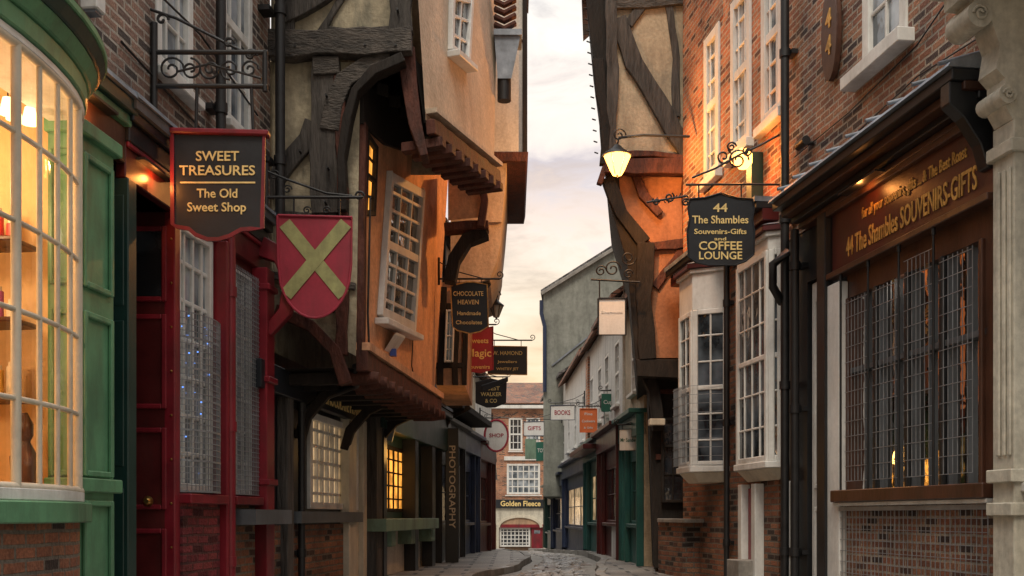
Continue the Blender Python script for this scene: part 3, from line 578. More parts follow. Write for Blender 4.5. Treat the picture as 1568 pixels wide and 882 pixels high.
# ================================================================ RIGHT
w=RW
g=w.G('cream_pilaster_shop')
box(g,w,'pilaster','stone_cream',w.s(1553,.14),w.s(1520,.14),0,3.85,-.1,.14)
for a in (.3,.55,.8): 
    sA_,sB_=w.s(1553,.14),w.s(1520,.14); c_=sA_+(sB_-sA_)*a-.04; box(g,w,'pilaster','stone_cream',c_-.02,c_+.02,1.35,3.5,.14,.16)
for z_ in (0,.9,1.15,3.6): box(g,w,'pilaster','stone_cream',w.s(1553,.14)-.03,w.s(1520,.14)+.03,z_,z_+.1,-.1,.18)
sA,sB=w.s(1553,.14)+.02,w.s(1520,.14)-.02
prof=[(.14,3.85),(.2,3.95),(.2,4.15),(.27,4.22),(.24,4.4),(.32,4.6),(.46,4.72),(.55,4.72),(.55,4.85),(0,4.85),(0,3.85)]
g.hexa('corbel','stone_cream',[w.pt(sA,b,a) for a,b in prof],[w.pt(sB,b,a) for a,b in prof])
g.tube('corbel','stone_cream',[w.pt(sA-.04,4.6,.42),w.pt(sB+.04,4.6,.42)],.1,14); g.tube('corbel','stone_cream',[w.pt(sA-.04,4.02,.2),w.pt(sB+.04,4.02,.2)],.07,14)
for zz,nn,rr in ((4.6,.42,.06),(4.02,.2,.04)):
    c=w.pt(sA-.05,zz,nn); g.tube('corbel','stone_cream',scroll(c,rr,1.5,0,1,w.n3),.012,6)
box(g,w,'cornice','stone_cream',5,sB+.1,4.85,4.95,0,.62); box(g,w,'cornice','stone_cream',5,sB+.13,4.95,5.08,0,.7)
wall(g,w,'stone_cream',5,sA,3.6,4.85,n=.02)
box(g,w,'painted_panel','sign_white',7.9,sA-.08,4.0,4.6,.02,.05)
for i in range(5): c=w.pt(8.08+R(0,.14),4.15+R(0,.35),.055); g.tube('painted_panel','goods_0',[c,c+w.n3*.01],.025,8)
wall(g,w,'stone_cream',5,sA,-.2,1.1); win(g,w,6.6,sA-.03,1.15,3.6,3,1,gl='glass_pale',rail=False,sill=True)
wall(g,w,'brick_brown',5,8.75,5.05,10,[(6.3,7.2,5.4,7.2)]); win(g,w,6.3,7.2,5.4,7.2,3,4); body(g,w,5,8.75,10,m='brick_brown')
g.done()
g=w.G('souvenir_gift_shop')
s0,s1=8.72,w.s(1210)
hs=[(10.2,11.1,5.3,7.3)]
wall(g,w,'brick_brown',s0,s1+.35,4.1,10,hs,rev=.06); win(g,w,*hs[0],2,4,gl='glass_pale',fw=.14,bw=.04,dep=.04,sill=False)
box(g,w,'sills','paint_white',10.08,11.3,5.17,5.3,-.05,.16); body(g,w,s0,s1+.35,10,m='brick_brown')
wa,wb=w.s(1512),w.s(1300)
wall(g,w,'wood_varnish',s0,wb+.05,1.1,3.42,[(wa+.03,wb,1.16,3.12)],rev=.1)
for i in range(5):
    a=wa+.06+(wb-wa-.06)*i/4; box(g,w,'windows','wood_varnish' if i in(0,4) else 'paint_black',a-.025,a+.025,1.16,3.12,-.08,.03)
box(g,w,'windows','paint_grey',wa,wb,2.35,2.4,-.07,.0)
for i in range(1,8): a=wa+(wb-wa)*i/8; box(g,w,'windows','paint_grey',a-.012,a+.012,1.16,3.12,-.07,-.02)
g.poly('panes','glass_clear',w.pt(wa,1.16,-.06),w.pt(wb,1.16,-.06),w.pt(wb,3.12,-.06),w.pt(wa,3.12,-.06))
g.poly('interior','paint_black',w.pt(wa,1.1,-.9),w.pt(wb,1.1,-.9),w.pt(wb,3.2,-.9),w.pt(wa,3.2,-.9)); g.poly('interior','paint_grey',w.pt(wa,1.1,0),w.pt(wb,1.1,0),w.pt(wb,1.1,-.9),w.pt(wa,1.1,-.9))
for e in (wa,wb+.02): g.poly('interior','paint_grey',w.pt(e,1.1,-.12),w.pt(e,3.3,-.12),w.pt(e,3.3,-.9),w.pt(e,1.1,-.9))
for z_ in (1.12,1.6,2.05,2.5):
    box(g,w,'shelves','paint_grey',wa,wb,z_,z_+.02,-.5,-.12); a=wa+.05
    while a<wb-.15:
        ww=R(.06,.16); hh=R(.14,.38); n_=R(-.4,-.25); box(g,w,'goods','goods_%d'%random.randrange(7),a,a+ww,z_+.02,z_+.02+hh,n_,n_+.1); a+=ww+R(.0,.06)
for i in range(14):
    a=R(wa+.1,wb-.2); box(g,w,'goods','goods_%d'%random.randrange(7),a,a+.16,2.65,3.05,-.25-.02*i,-.24-.02*i)
for i in range(1,5):
    a=wa+.06+(wb-wa-.06)*(i-1)/4+.05; b=wa+.06+(wb-wa-.06)*i/4-.05
    meshgrid(g,w,a,b,1.25,3.08 if i!=2 else 3.2,.06,.075,.15,.0028,'galv'); 
    g.tube('grille_bars','iron',[w.pt(b+.05,1.15,.09),w.pt(b+.05,3.3,.09)],.012,8); g.tube('grille_bars','iron',[w.pt(b+.05,3.3,.09),w.pt(b+.05,3.36,.09)],.02,8)
box(g,w,'sills','wood_varnish',s0,wb+.1,1.04,1.16,-.02,.16); box(g,w,'sills','paint_white',s0,wb+.1,1.0,1.038,-.02,.13)
wall(g,w,'brick_brown',s0,wb+.1,-.2,1.04,n=.02); meshgrid(g,w,s0+.05,wb+.05,.0,1.0,.08,.08,.11,.003,'galv')
box(g,w,'grille_rail','galv',s0+.05,wb+.05,.95,.99,.06,.1)
box(g,w,'fascia','sign_maroon',s0,w.s(1283),3.42,4.08,-.02,.06)
box(g,w,'fascia','wood_varnish',s0,w.s(1270),3.36,3.42,-.02,.12); box(g,w,'fascia','wood_varnish',s0,w.s(1270),4.02,4.08,-.02,.12)
m_=(s0+w.s(1290))/2
g.text('44 The Shambles SOUVENIRS-GIFTS',w.pt(m_,3.6,.065),.27,'gold_old',2.4,rz=-math.pi/2+.137,bold=.01); g.text('for all your souvenirs, gifts ... & The Best Roast',w.pt(m_-.1,3.86,.065),.15,'gold_old',1.9,rz=-math.pi/2+.137)
e=w.s(1185,.4)
for i,(z0,z1,n1,m) in enumerate(((4.08,4.14,.12,'wood_varnish'),(4.14,4.2,.2,'paint_black'),(4.2,4.27,.32,'wood_varnish'),(4.27,4.36,.42,'paint_black'))): box(g,w,'cornice',m,s0-.02,e,z0,z1,-.02,n1)
g.hexa('cornice','lead',[w.pt(s0-.03,4.365,0),w.pt(e+.03,4.365,0),w.pt(e+.03,4.365,.46),w.pt(s0-.03,4.365,.46)],[w.pt(s0-.03,4.55,0),w.pt(e+.03,4.55,0),w.pt(e+.03,4.40,.44),w.pt(s0-.03,4.40,.44)])
a=s0+.1
while a<e: g.tube('cornice','lead',[w.pt(a,4.43,.47),w.pt(a,4.57,.02)],.018,6); a+=.42
cp=((0,3.6),(.1,3.62),(.16,3.8),(.3,4.0),(.42,4.1),(.42,4.27),(0,4.27))
g.hexa('console','paint_black',[w.pt(s0+.02,q_[1],q_[0]) for q_ in cp],[w.pt(s0+.16,q_[1],q_[0]) for q_ in cp])
box(g,w,'added_lamp_hood','iron',10.3,11.1,4.06,4.078,.17,.27)  # hood added under the cornice to give the fascia light a fitting
box(g,w,'posts','paint_white',w.s(1299),w.s(1277),0,3.3,0,.1); box(g,w,'posts','paint_black',w.s(1281),w.s(1268),0,4.08,-.3,.13)
wall(g,w,'paint_black',w.s(1270),s1+.3,-.2,4.08,[(w.s(1270)+.02,w.s(1236),-.1,3.5)],rev=.1)
box(g,w,'door','paint_white',w.s(1270)+.03,w.s(1238),0,3.48,-.1,-.04)
for (za,zb) in ((.15,1.0),(1.2,3.3)):
    da,db=w.s(1266),w.s(1243); box(g,w,'door','paint_white',da,da+.04,za,zb,-.04,-.02); box(g,w,'door','paint_white',db-.04,db,za,zb,-.04,-.02); box(g,w,'door','paint_white',da+.04,db-.04,za,za+.05,-.04,-.02); box(g,w,'door','paint_white',da+.04,db-.04,zb-.05,zb,-.04,-.02)
box(g,w,'door_step','stone_grey',w.s(1270),w.s(1232),-.05,.15,-.5,.1)
pipe(g,w,w.s(1217,.12),-.05,4.1,.12,.05); pipe(g,w,w.s(1206,.12)+.08,-.05,10,.12,.05,step=1.9)
g.tube('drainpipe','iron',[w.pt(w.s(1222),3.9,.12),w.pt(w.s(1222),3.75,.3),w.pt(w.s(1222),3.5,.3),w.pt(w.s(1215),3.35,.14)],.05,8)
c=w.pt(w.s(1280),5.95,.02); u3=Vector((w.u.x,w.u.y,0))
g.hexa('oval_plaque','wood_varnish',[c+u3*.2*math.cos(t)+UP*.5*math.sin(t) for t in [i*math.pi/12 for i in range(24)]],[c+w.n3*.06+u3*.2*math.cos(t)+UP*.5*math.sin(t) for t in [i*math.pi/12 for i in range(24)]])
g.text('4\n4',c+w.n3*.065,.28,'gold_old',rz=-math.pi/2+.137)
c=w.pt(w.s(1245),5.0,0); g.tube('spot_lamp','iron',[c,c+w.n3*.12],.025,8); g.tube('spot_lamp','iron',[c+w.n3*.12-u3*.1,c+w.n3*.12+u3*.12],.05,10)
for zz in (4.72,5.0): g.tube('cable','iron',[w.pt(s0,zz+.5*(zz>4.9),.02),w.pt(10,zz+.1,.02),w.pt(11.4,zz,.02),w.pt(12.8,zz,.02)],.008,5)
g.done(); light('fascia_lamp',w.pt(10.7,4.02,.24),4,(1,.36,.08),.03); light('goods_fill_light',w.pt(10.3,3.05,-.18),9,(1,.85,.7),.1)  # light behind the window is added fill to make the goods visible
# ---------------- R3
g=w.G('georgian_brick_house')
s0,s1=s1+.35,17.28
def ps(a,b): return tuple(sorted((w.s(a),w.s(b))))
H=[(*ps(1080,1103),5.7,7.75),(*ps(1121,1151),5.7,7.75),(*ps(1168,1200),5.7,7.75)]
wall(g,w,'brick_warm',s0,s1,4.4,10.5,H,rev=.05)
for h in H: win(g,w,*h,3,6,gl='glass_pale',fw=.13,bw=.035,dep=.03,sill=False); box(g,w,'sills','paint_white',h[0]-.08,h[1]+.08,5.58,5.7,-.02,.1)
for h in H: box(g,w,'lintels','brick_brown',h[0]-.1,h[1]+.1,7.75,7.98,-.02,.012)
body(g,w,s0,s1,10.5,m='brick_warm')
wall(g,w,'brick_base',s0,s1,-.3,4.4)
box(g,w,'cornice','paint_dkred',s0,s1,4.42,4.56,-.02,.2); box(g,w,'cornice','paint_black',s0,s1,4.56,4.64,-.02,.28); box(g,w,'cornice','lead',s0,s1,4.64,4.7,-.02,.3)
def oriel(sa,sb,z0,z1,n,c,fro=.55,gm='glass_pale',rows=6,cols=5):
    pl=[(sa,0),(sa+c,n),(sb-c,n),(sb,0)]
    for (a,na),(b,nb) in zip(pl,pl[1:]):
        A,B=w.pt(a,0,na),w.pt(b,0,nb); d=(B-A).normalized(); nn=Vector((-d.y,d.x,0)); nn=nn if nn.dot(w.n3)>0 else -nn
        if abs(nn.dot(w.n3))<.05: nn=-u3 if a==sa else u3
        L_=(B-A).length; cc=max(1,int(round(L_/.26)))
        qwin(g,[Vector((A.x,A.y,z1)),Vector((B.x,B.y,z1)),Vector((B.x,B.y,z0)),Vector((A.x,A.y,z0))],nn,cc,rows,fw=.07,bw=.025,gl=gm,rail=True,sill=False,fd=.04,bd=.025)
    def band(za,zb,e,m,e2=None):
        e2=e if e2 is None else e2
        f=lambda e_:[(sa-e_,0),(sa+c-e_*.5,n+e_),(sb-c+e_*.5,n+e_),(sb+e_,0)]
        g.hexa('bay_frame',m,[w.pt(a,za,b) for a,b in f(e)],[w.pt(a,zb,b) for a,b in f(e2)])
    band(z0-.08,z0,.06,'paint_white'); band(z0-.22,z0-.08,-.1,'paint_cream',.02)
    band(z1,z1+fro,.02,'paint_white'); band(z1+fro,z1+fro+.06,.06,'paint_white'); band(z1+fro+.06,z1+fro+.13,.1,'paint_dkred'); band(z1+fro+.13,z1+fro+.17,.11,'lead',.0)
oriel(15.15,16.35,1.58,3.72,.4,.3,.5,gm='glass')
oriel(w.s(1200),w.s(1143),1.55,4.05,.14,.1,.15,gm='glass')
for i in range(16): a=15.45+i*.04; g.sweep('wire_grille','galv',[w.pt(a,1.6,.5),w.pt(a,2.7,.5)],.006,.006,w.n3)
for i in range(10): g.sweep('wire_grille','galv',[w.pt(15.15,1.6+i*.12,.06),w.pt(15.43,1.6+i*.12,.5),w.pt(16.1,1.6+i*.12,.5)],.006,.006,w.n3)
box(g,w,'door','paint_red',w.s(1166),w.s(1150),.1,1.25,0,.04)
for p_ in (1168,1147): box(g,w,'posts','paint_white',w.s(p_)-.05,w.s(p_)+.09,0,1.3,0,.12)
box(g,w,'posts','paint_white',w.s(1196,.1)-.2,w.s(1196,.1)-.06,0,1.3,0,.1)
box(g,w,'stone_base','stone_grey',13.9,14.35,-.1,.35,0,.3)
pipe(g,w,15.0,0,4.4,.08,.04)
box(g,w,'shutter','paint_dkgreen',13.85,14.05,4.75,5.4,.0,.15)
pbox(g,w,'walls','brick_base',1008,1046,-.2,.8,0,.25); pbox(g,w,'sills','stone_grey',1006,1048,.8,.86,0,.3)
g.done()
# ---------------- R4 timber
g=w.G('timber_framed_gable_house'); D=17.3
def pl(m,pts,d=D,dp=None,part='walls'):
    g.prism(part,m,[P(x,y,d) for x,y in pts],((dp or 3.6)*.11,dp or 3.6,0))
pl('plaster_cream',[(936,-160),(1066,-160),(1066,252),(942,252)],D,4)
pl('plaster_rust',[(930,262),(1066,262),(1066,548),(982,548),(978,400),(962,360),(944,320)],D+.1,3.8)
pl('timber_dark',[(992,575),(1062,575),(1058,870),(1002,870)],D+.5,4)
pl('timber_dark',[(974,550),(1064,550),(1064,580),(976,576)],D-.05,4,'timbers')
pl('timber_dark',[(893,-160),(937,-160),(942,252),(914,130),(897,0)],D+.05,3.2,'timbers')
pl('timber_dark',[(914,130),(942,200),(950,300),(984,372),(984,560),(974,560),(960,400),(930,300)],D+.02,3.2,'timbers')
tb([(938,-160),(934,0),(937,130),(930,250)],18,D,'timber_grey',.12); tb([(925,258),(1060,258)],22,D,'timber_red',.15); tb([(918,285),(930,250),(945,240),(1000,238),(1058,246)],9,D,'timber_red',.12)
tb([(915,95),(925,200),(926,255)],14,D,'timber_dark',.14)
tb([(946,30),(970,100),(1005,155),(1045,225),(1058,245)],27,D,'timber_grey',.09); tb([(1060,-160),(1056,250)],12,D,'timber_grey',.09)
tb([(985,-160),(982,10),(962,40)],14,D,'timber_grey',.06); tb([(1022,0),(1035,90),(1035,180)],12,D,'timber_grey',.05); tb([(938,8),(1060,2)],16,D,'timber_beam',.08)
tb([(988,375),(984,460),(990,552)],25,D+.1,'timber_dark',.16); tb([(990,380),(1055,372)],14,D+.1,'timber_red',.08); tb([(985,375),(950,330),(930,275)],20,D+.1,'timber_dark',.14)
tb([(1050,265),(1052,548)],12,D+.1,'timber_red',.07); tb([(1002,440),(1048,380)],14,D+.1,'timber_red',.05)
tb([(985,565),(1000,600),(1006,660)],18,D+.4,'timber_dark',.2); tb([(1010,330),(985,300),(970,262)],14,D+.1,'timber_red',.1)
for i in range(16): c=P(898+i*1.2,-20+i*17,D+.1); g.tube('eaves_hooks','iron',[c,c+Vector((-.06,0,.02))],.012,5)
for y_ in (600,700): tb([(1004,y_),(1056,y_)],8,D+.5,'timber_red',.04)
qwin(g,[P(1012,640,D+.45),P(1050,640,D+.45),P(1048,770,D+.45),P(1012,770,D+.45)],FRT,2,3,fr='timber_dark',gl='glass_dark',sill=False,fw=.05)
g.bx('box_lamp','paint_cream',P(996,0,D).x,P(1020,0,D).x,D+.1,D+.3,P(0,650,D).z,P(0,640,D).z)
g.prism('roof','roof_tiles',[P(885,-150,D-.3),P(885,-150,D-.3)+Vector((0.4,5,0)),P(1000,-150,D-.3)+Vector((2,5,2.4)),P(1000,-150,D-.3)+Vector((2,0,2.4))],(0,0,.12))
g.done()
# ---------------- far right shops
w=FR
def fshop(name,pa,pb,zt,mw,mf,**k):
    a,b=w.s(pa),w.s(pb); a,b=sorted((a,b)); g=w.G(name); rm=k.pop('roof','roof_tiles'); ri=k.pop('rise',2.); shopbay(g,w,a,b,zt,mw,mf,**k); body(g,w,a,b,zt,k.get('n',0),m=mw,roof=rm,rise=ri,z0=-3); return g,a,b
g,a,b=fshop('teal_shop',986,957,5.0,'plaster_cream','paint_teal',wn=1); g.done()
g,a,b=fshop('white_rendered_shop',957,925,5.4,'plaster_white','paint_dkred',wn=2,n=.05,base='paint_white')
box(g,w,'panel','paint_white',a+.2,a+1.6,.0,.7,.05,.09); g.done()
g,a,b=fshop('brick_and_render_shop',925,900,5.4,'plaster_white','paint_teal',wn=2,gm='glass_warm'); 
box(g,w,'pier','brick_warm',b-.6,b,2.9,5.2,0,.06); box(g,w,'canopy','paint_dkred',a,b,2.5,2.62,0,.5); g.done()
g,a,b=fshop('navy_shop',900,866,5.5,'plaster_white','paint_navy',wn=3,gm='glass_warm',rise=2.2); g.done()
g,a,b=fshop('pale_shop',866,848,5.9,'plaster_white','paint_navy',wn=3,rise=1.8,roof='roof_slates'); g.done()
g,a,b=fshop('slate_roofed_shop',848,836,6.2,'plaster_pink','paint_dkgreen',wn=3,rise=1.5,roof='roof_slates'); g.done()
g=G('grey_gable_house',(0,40,0)); D=40
pts=[(832,760),(832,447),(962,366),(1092,447),(1092,760)]
g.prism('walls','plaster_grey',[P(x_,y_,D) for x_,y_ in pts],(0.5,8,0))
for (a,b) in (((828,449),(963,364)),((963,364),(1096,449))):
    A,B=P(*a,D-.1),P(*b,D-.1); g.prism('roof','roof_slates',[A,B,B+UP*.12,A+UP*.12],(0.5,8.3,0))
g.sweep('copings','stone_grey',[P(829,450,D-.08),P(963,367,D-.08)],.12,.1,FRT)
g.tube('drainpipe','paint_navy',[P(829,460,D-.1),P(829,480,D-.1),P(834,500,D-.1),P(834,600,D-.1)],.07,8)
g.sweep('flashing','lead',[P(845,560,D-.02),P(958,470,D-.02)],.05,.03,FRT)
g.done()
# ================================================================ SIGNS
def sign(name,pts,d,m,lines=(),border=None,bw=.03,bracket=None,wallpx=None,th=.045,hang=None,tm='gold_letters',extra=None):
    cx=sum(p[0] for p in pts)/len(pts); cy=sum(p[1] for p in pts)/len(pts)
    g=G(name,P(cx,cy,d),0)
    g.prism('board',m,[P(x_,y_,d) for x_,y_ in pts],(0,th,0))
    if border:
        q_=[P(x_,y_,d) for x_,y_ in pts]; g.sweep('border',border,q_+[q_[0]],bw,.02,FRT,off=.0)
    for L in lines:
        t,x_,y_,h,wd=L[:5]; g.text(t,P(x_,y_,d)+FRT*.004,h/F*d/.72,L[5] if len(L)>5 else tm,wd/F*d)
    if bracket:
        pw_,pt_,y_,hs_,yb=bracket
        g.tube('bracket','iron',[P(pw_,y_,d+.02),P(pt_,y_,d+.02)],.014,8)
        for h_ in hs_: g.tube('hangers','iron',[P(h_,y_,d+.02),P(h_,yb,d+.02)],.007,6)
        sg=1 if pt_>pw_ else -1; l=abs(pt_-pw_); c=P(pt_,y_,d+.02); g.tube('bracket','iron',scroll(c+UP*.06,.06,1.2,-math.pi/2,sg),.008,6)
        g.tube('bracket','iron',[P(pw_,y_-l*.28,d+.02),P(pw_+sg*l*.3,y_-l*.12,d+.02),P(pw_+sg*l*.75,y_,d+.02)],.009,6)
        g.tube('bracket','iron',scroll(P(pw_+sg*l*.2,y_-l*.07,d+.02),.05,1.4,0,sg),.007,6); g.tube('bracket','iron',[P(pw_,y_-l*.35,d+.02),P(pw_,y_+l*.1,d+.02)],.018,8)
    if extra: extra(g,d)
    return g.done()
def ex(g,d):
    g.bx('underline','gold_letters',P(276,0,d).x,P(391,0,d).x,d-.006,d-.001,P(0,281,d).z,P(0,278.5,d).z)
    g.sweep('cap','paint_red',[P(258,201,d),P(412,205,d)],.04,.1,FRT,off=-.06)
    for y_,a,b in ((80,160,410),(132,235,410)): g.tube('bracket','iron',[P(a,y_,d),P(b,y_,d)],.02,8)
    g.tube('bracket','iron',[P(236,35,d),P(236,185,d)],.028,8); g.tube('bracket','iron',[P(406,78,d),P(406,140,d)],.022,8)
    g.tube('bracket','iron',[P(188,0,d),P(270,28,d),P(350,68,d),P(384,85,d)],.012,6)
    g.tube('hangers','iron',[P(302,132,d),P(300,200,d)],.014,6); g.tube('hangers','iron',[P(385,132,d),P(388,200,d)],.014,6)
    for i,(x_,r_,sg) in enumerate(((262,.1,1),(292,.085,-1),(322,.08,1),(352,.08,-1),(382,.07,1))): g.tube('bracket','iron',scroll(P(x_,106,d),r_,1.5,math.pi/2*i,sg),.009,6)
    for x_,y_,r_ in ((384,85,.05),(350,66,.045),(248,30,.05),(384,85,.025)): g.tube('bracket','iron',scroll(P(x_,y_,d),r_,1,0),.012,6)
    g.tube('bracket','iron',[P(270,110,d),P(320,98,d),P(400,120,d)],.009,6)
bot=[(402,350),(385,351),(370,352),(352,362),(335,367),(318,367),(300,360),(290,351),(272,348),(265,344)]
sign('sweet_shop_sign',[(264,200),(405,206)]+bot,8.5,'sign_black',[('SWEET',333,240,15,66),('TREASURES',333,262,15,116),('The Old',333,297,14,62),('Sweet Shop',332,318,14,90)],'paint_red',.03,extra=ex)
sh=[(425,330),(539,333),(538,405)]+[(482+56*math.cos(t),405+82*math.sin(t)**1.0) for t in [.15+i*.2 for i in range(1,14)]]+[(426,400)]
def ex2(g,d):
    g.sweep('saltire','saltire',[P(436,342,d),P(526,452,d)],20/F*d,.006,FRT,off=.003); g.sweep('saltire','saltire',[P(530,342,d),P(438,452,d)],20/F*d,.006,FRT,off=.006)
    g.tube('bracket','iron',[P(408,302,d),P(556,302,d)],.016,8); g.tube('hangers','iron',[P(450,302,d),P(450,330,d)],.01,6); g.tube('hangers','iron',[P(520,302,d),P(520,330,d)],.01,6)
    g.tube('bracket','iron',[P(408,262,d),P(440,275,d),P(500,296,d),P(540,300,d)],.012,6); g.tube('bracket','iron',scroll(P(550,300,d),.05,1.2),.011,6); g.tube('bracket','iron',[P(408,250,d),P(408,320,d)],.02,8)
    for x_,y_,r_ in ((420,268,.05),(470,322,.04),(500,322,.04),(440,290,.045)): g.tube('hangers','iron',scroll(P(x_,y_,d),r_,1.4,0),.008,6)
sign('heraldic_shield_sign',sh,10.8,'sign_red',(),'sign_red',.025,extra=ex2)
sign('chocolate_shop_sign',[(690,438),(715,432),(725,432),(746,436),(748,500),(735,508),(720,511),(700,506),(693,500)],16,'sign_black',[('CHOCOLATE',717,450,7,46),('HEAVEN',717,463,7,32),('Handmade',718,480,6,36),('Chocolates',718,494,6,40)],'gold_old',.015,(672,765,427,[703,737],433))
sign('red_magic_sign',[(712,508),(755,500),(755,566),(735,571),(713,568)],19.5,'sign_red',[('Magic',733,541,12,38),('Sweets',733,522,8,30),('Souvenirs',733,562,6,34)],'sign_red',.02,(700,760,497,[722,748],506))
sign('jewellers_sign',[(747,530),(807,531),(807,574),(747,573)],21.5,'sign_black',[('W. HAMOND',777,541,6,46),('Jewellers',777,554,4,30),('WHITBY JET',777,565,4,34)],'gold_old',.02,(735,815,521,[757,798],531))
sign('booksellers_sign',[(728,585),(752,579),(776,585),(775,617),(758,624),(745,624),(728,617)],24,'sign_black',[('GUEST',752,595,6,26),('WALKER',752,604,6,32),('& CO',752,614,6,18)],None,.02,(715,778,577,[735,770],584))
g_=[(745+18*math.cos(t)+15,667+24*math.sin(t)) for t in [i*math.pi/12 for i in range(24)]]
sign('round_sign',g_,28,'sign_white',[('SHOP',760,667,6,22,'sign_red')],'sign_red',.05,(735,780,640,[760],645))
def ex3(g,d):
    g.tube('bracket','iron',[P(1210,283,d),P(1140,282,d),P(1050,283,d)],.014,8); g.tube('bracket','iron',[P(990,310,d),P(1052,300,d)],.012,8)
    for x_,y_,r_,sg,a0 in ((1130,245,.13,1,0),(1108,240,.1,-1,1),(1145,232,.06,1,2),(1050,310,.05,1,0),(1025,302,.06,-1,1),(1120,225,.06,1,0),(1005,310,.04,1,0)): g.tube('scrolls','iron',scroll(P(x_,y_,d),r_,1.5,a0,sg),.012,6)
    g.tube('bracket','iron',[P(1205,200,d),P(1165,222,d),P(1130,238,d),P(1095,258,d),P(1060,272,d)],.013,6)
    for h in (1070,1135): g.tube('hangers','iron',[P(h,283,d),P(h,306,d)],.01,6)
    for i in range(11):
        a=P(992+i*6,310-i*1.0,d); g.tube('scrolls','iron',[a,a+Vector((.02,0,.05*math.sin(i)))],.008,5)
    c=P(1138,243,d+.25); g.tube('bulb','lamp_glow',[c+UP*.12,c+UP*.05,c-UP*.05,c-UP*.12],[.04,.11,.11,.05],14)
b44=[(1056,305),(1080,303),(1104,296),(1128,303),(1152,305),(1155,318),(1152,335),(1155,355),(1154,390),(1142,400),(1126,406),(1084,406),(1066,402),(1054,394),(1052,355),(1056,335),(1053,318)]
sign('coffee_lounge_sign',b44,13.2,'sign_black',[('44',1103,319,13,22),('The Shambles',1103,337,12,86),('Souvenirs-Gifts',1103,355,8,80),('and',1103,366,5,18),('COFFEE',1103,377,13,66),('LOUNGE',1103,392,12,66)],'sign_black',.02,extra=ex3)
light('sign_lamp',P(1138,243,13.45)+Vector((-.05,-.16,-.02)),28,(1,.28,.05),.05)
def ex4(g,d):
    for x_,y_,r_,sg in ((938,412,.13,1),(962,395,.12,-1),(920,415,.09,1),(962,420,.08,1)): g.tube('scrolls','iron',scroll(P(x_,y_,d),r_,1.5,0,sg),.013,6)
    g.tube('bracket','iron',[P(905,428,d),P(980,432,d)],.016,6)
    for h in (918,955): g.tube('hangers','iron',[P(h,430,d),P(h,456,d)],.01,6)
sign('blank_framed_sign',[(916,457),(958,457),(958,513),(916,513)],17,'sign_white',[('Silversmiths',937,478,4,32,'sign_white')],'sign_black',.03,extra=ex4)
sign('sandwich_shop_sign',[(948,657),(983,657),(983,690),(948,690)],20.5,'sign_white',[('Mr Sandwich',965,674,6,30,'sign_green')],'paint_black',.012,(990,945,650,[953,978],657))
sign('orange_shop_sign',[(888,626),(914,626),(914,662),(888,662)],27,'sign_orange',[('Fine',901,634,4,12,'sign_white'),('Cookware',901,645,4,20,'sign_white'),('& Gifts',901,655,3,14,'sign_white')],'sign_orange',.02,(920,886,622,[892,911],626))
sign('green_shop_sign',[(921,603),(951,603),(951,630),(921,630)],24.5,'sign_green',[('Cupola',936,616,6,24,'sign_white')],None,.02,(960,920,598,[925,948],603))
sign('white_shop_sign',[(925,631),(958,631),(958,664),(925,664)],25,'sign_white',[('TEA ROOMS',941,642,4,26,'sign_green'),('& 1904',941,656,6,22,'sign_red')],'paint_teal',.015,(962,924,630.5,[930,952],631))
sign('white_hanging_sign',[(843,621),(880,620),(880,643),(843,643)],31,'sign_white',[('BOOKS',861,632,7,24,'sign_red')],'paint_navy',.02,(895,842,617,[850,874],621))
sign('white_hanging_sign',[(802,646),(833,645),(833,667),(802,667)],38,'sign_white',[('GIFTS',818,656,6,20,'sign_red')],'paint_navy',.02,(860,800,642,[808,828],646))
sign('green_hanging_sign',[(821,677),(840,676),(840,705),(821,706)],42,'sign_green',[('TOYS',830,690,6,14,'sign_white')],None,.02,(860,819,673,[824,837],677))
sign('small_pale_sign',[(804,672),(821,672),(821,703),(804,703)],50,'paint_palegreen',(),None,.02,(855,803,668,[808,818],672))
sign('menu_board',[(737,590),(778,577),(778,584),(740,600)],23,'sign_black',(),None)
def lamp(name,x_,y0,y1,r,d,glow,rod,e):
    g=G(name,P(x_,y1,d)); a,b=P(x_,y0,d),P(x_,y1,d); h=(a-b).length
    g.tube('lantern_glass',glow,[b,b+UP*h*.15,b+UP*h*.62],[r*.35,r*.55,r],14); g.tube('cap','iron',[b+UP*h*.62,b+UP*h*.68,b+UP*h*.85,a],[r*1.15,r*1.1,r*.5,r*.2],14)
    g.tube('bracket','iron',[P(q_[0],q_[1],d) for q_ in rod],.02,8); g.tube('finial','iron',[b,b-UP*.04],.015,6)
    for i in range(6):
        t=i*math.pi/3; v=Vector((math.cos(t),math.sin(t),0)); g.tube('ribs','iron',[b+v*r*.36,b+UP*h*.62+v*r*1.02],.007,5)
    g.tube('scroll','iron',scroll(P(rod[1][0],rod[1][1]-4,d),.1,1.4),.012,6)
    g.done()
    if e: light(name+'_bulb',b+UP*h*.3+FRT*(r+.08),e,(1,.42,.11),.06)
lamp('street_lamp',945,222,268,.2,16.4,'lamp_glow',[(945,222),(948,211),(985,207),(1056,209)],210)
lamp('wall_lamp',760,458,486,.12,19.5,'glass_pale',[(760,458),(758,456),(745,458),(718,460)],0)
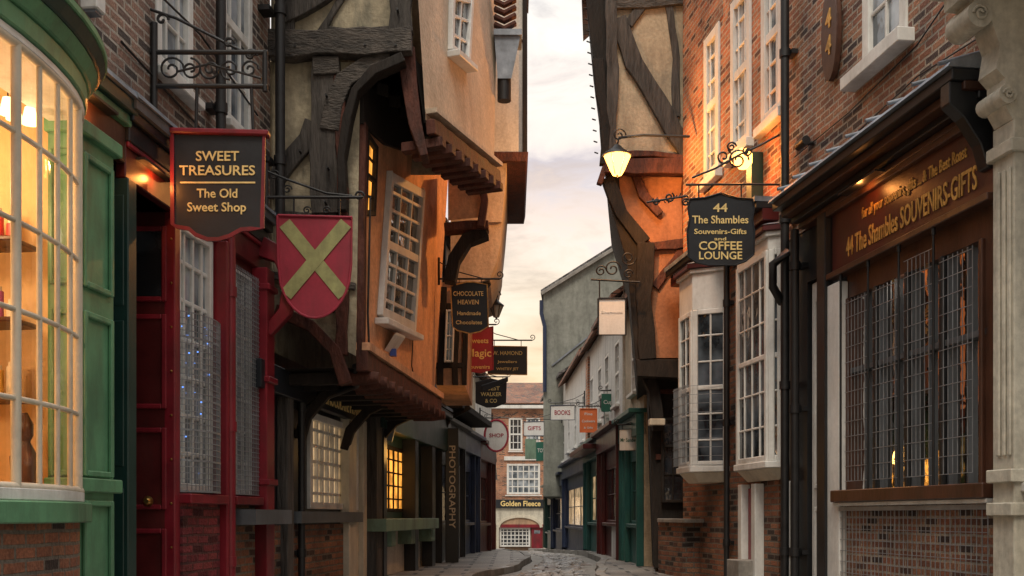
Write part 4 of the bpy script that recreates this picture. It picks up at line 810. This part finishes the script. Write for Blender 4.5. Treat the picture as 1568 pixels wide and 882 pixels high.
# ================================================================ WORLD
wd=bpy.data.worlds.new('World'); bpy.context.scene.world=wd; wd.use_nodes=True; t=wd.node_tree; t.nodes.clear()
k=N.__new__(N); k.t=t; o=t.nodes.new('ShaderNodeOutputWorld'); bg=t.nodes.new('ShaderNodeBackground')
sky=t.nodes.new('ShaderNodeTexSky'); sky.sky_type='NISHITA'; sky.sun_disc=False; sky.sun_elevation=math.radians(54); sky.sun_rotation=math.radians(190)
tc=k.n('ShaderNodeTexCoord'); sp=k.n('ShaderNodeSeparateXYZ'); k.l(tc.outputs['Generated'],sp.inputs[0])
mp=k.n('ShaderNodeMapping'); mp.inputs['Scale'].default_value=(1,1,2.4); k.l(tc.outputs['Generated'],mp.inputs[0])
nz=k.n('ShaderNodeTexNoise',Scale=10.,Detail=9.,Roughness=.58,Distortion=.5); k.l(mp.outputs[0],nz.inputs[0])
ma=k.n('ShaderNodeMath',_operation='MULTIPLY_ADD'); k.l(nz.outputs[0],ma.inputs[0]); ma.inputs[1].default_value=.22
m2=k.n('ShaderNodeMath',_operation='SUBTRACT'); k.l(sp.outputs[2],m2.inputs[0]); m2.inputs[1].default_value=.11; k.l(m2.outputs[0],ma.inputs[2])
grad=ramp(k,ma.outputs[0],[(0,(1.,.66,.36,1)),(.12,(1.,.74,.44,1)),(.19,(1.,.84,.64,1)),(.25,(1.,.83,.70,1)),(.29,(.74,.67,.67,1)),(.34,(.95,.85,.76,1)),(.40,(1.,.95,.87,1)),(1,(1,1,1,1))])
cl=ramp(k,nz.outputs[0],[(.36,(.66,.66,.71,1)),(.47,(.92,.91,.92,1)),(.56,(1.,1.,1.,1)),(.7,(1.0,1.0,1.0,1))])
c1=mix(k,grad.outputs[0],cl.outputs[0],.75,'MULTIPLY')
br=k.n('ShaderNodeMapRange'); br.inputs['From Min'].default_value=.42; br.inputs['From Max'].default_value=.9; br.inputs['To Min'].default_value=1.08; br.inputs['To Max'].default_value=2.9; k.l(sp.outputs[2],br.inputs[0])
fb=k.n('ShaderNodeMapRange'); fb.inputs['From Min'].default_value=-.5; fb.inputs['From Max'].default_value=.5; fb.inputs['To Min'].default_value=.5; fb.inputs['To Max'].default_value=1.03; k.l(sp.outputs[1],fb.inputs[0])
bm=k.n('ShaderNodeMath',_operation='MULTIPLY'); k.l(br.outputs[0],bm.inputs[0]); k.l(fb.outputs[0],bm.inputs[1])
sc=k.n('ShaderNodeVectorMath',_operation='SCALE'); k.l(c1,sc.inputs[0]); k.l(bm.outputs[0],sc.inputs['Scale'])
s2=k.n('ShaderNodeVectorMath',_operation='SCALE'); k.l(sky.outputs[0],s2.inputs[0]); s2.inputs['Scale'].default_value=.01
ad=k.n('ShaderNodeVectorMath',_operation='ADD'); k.l(sc.outputs[0],ad.inputs[0]); k.l(s2.outputs[0],ad.inputs[1])
k.l(ad.outputs[0],bg.inputs[0]); bg.inputs[1].default_value=1.; k.l(bg.outputs[0],o.inputs[0])
sl=bpy.data.lights.new('sun','SUN'); sl.energy=1.9; sl.angle=math.radians(18); sl.color=(1,.88,.72); so_=bpy.data.objects.new('sun',sl); bpy.context.collection.objects.link(so_); so_.rotation_euler=(math.radians(36),0,math.radians(-10))
cd=bpy.data.cameras.new('camera'); co=bpy.data.objects.new('camera',cd); bpy.context.collection.objects.link(co); co.location=(0,0,EYE); co.rotation_euler=(math.pi/2,0,0)
cd.sensor_width=36; cd.lens=36*F/1568; cd.shift_y=(790-441)/1568; cd.clip_end=4000; cd.clip_start=.05
bpy.context.scene.camera=co
bpy.context.scene.view_settings.view_transform='Standard'; bpy.context.scene.view_settings.look='None'; bpy.context.scene.view_settings.exposure=0
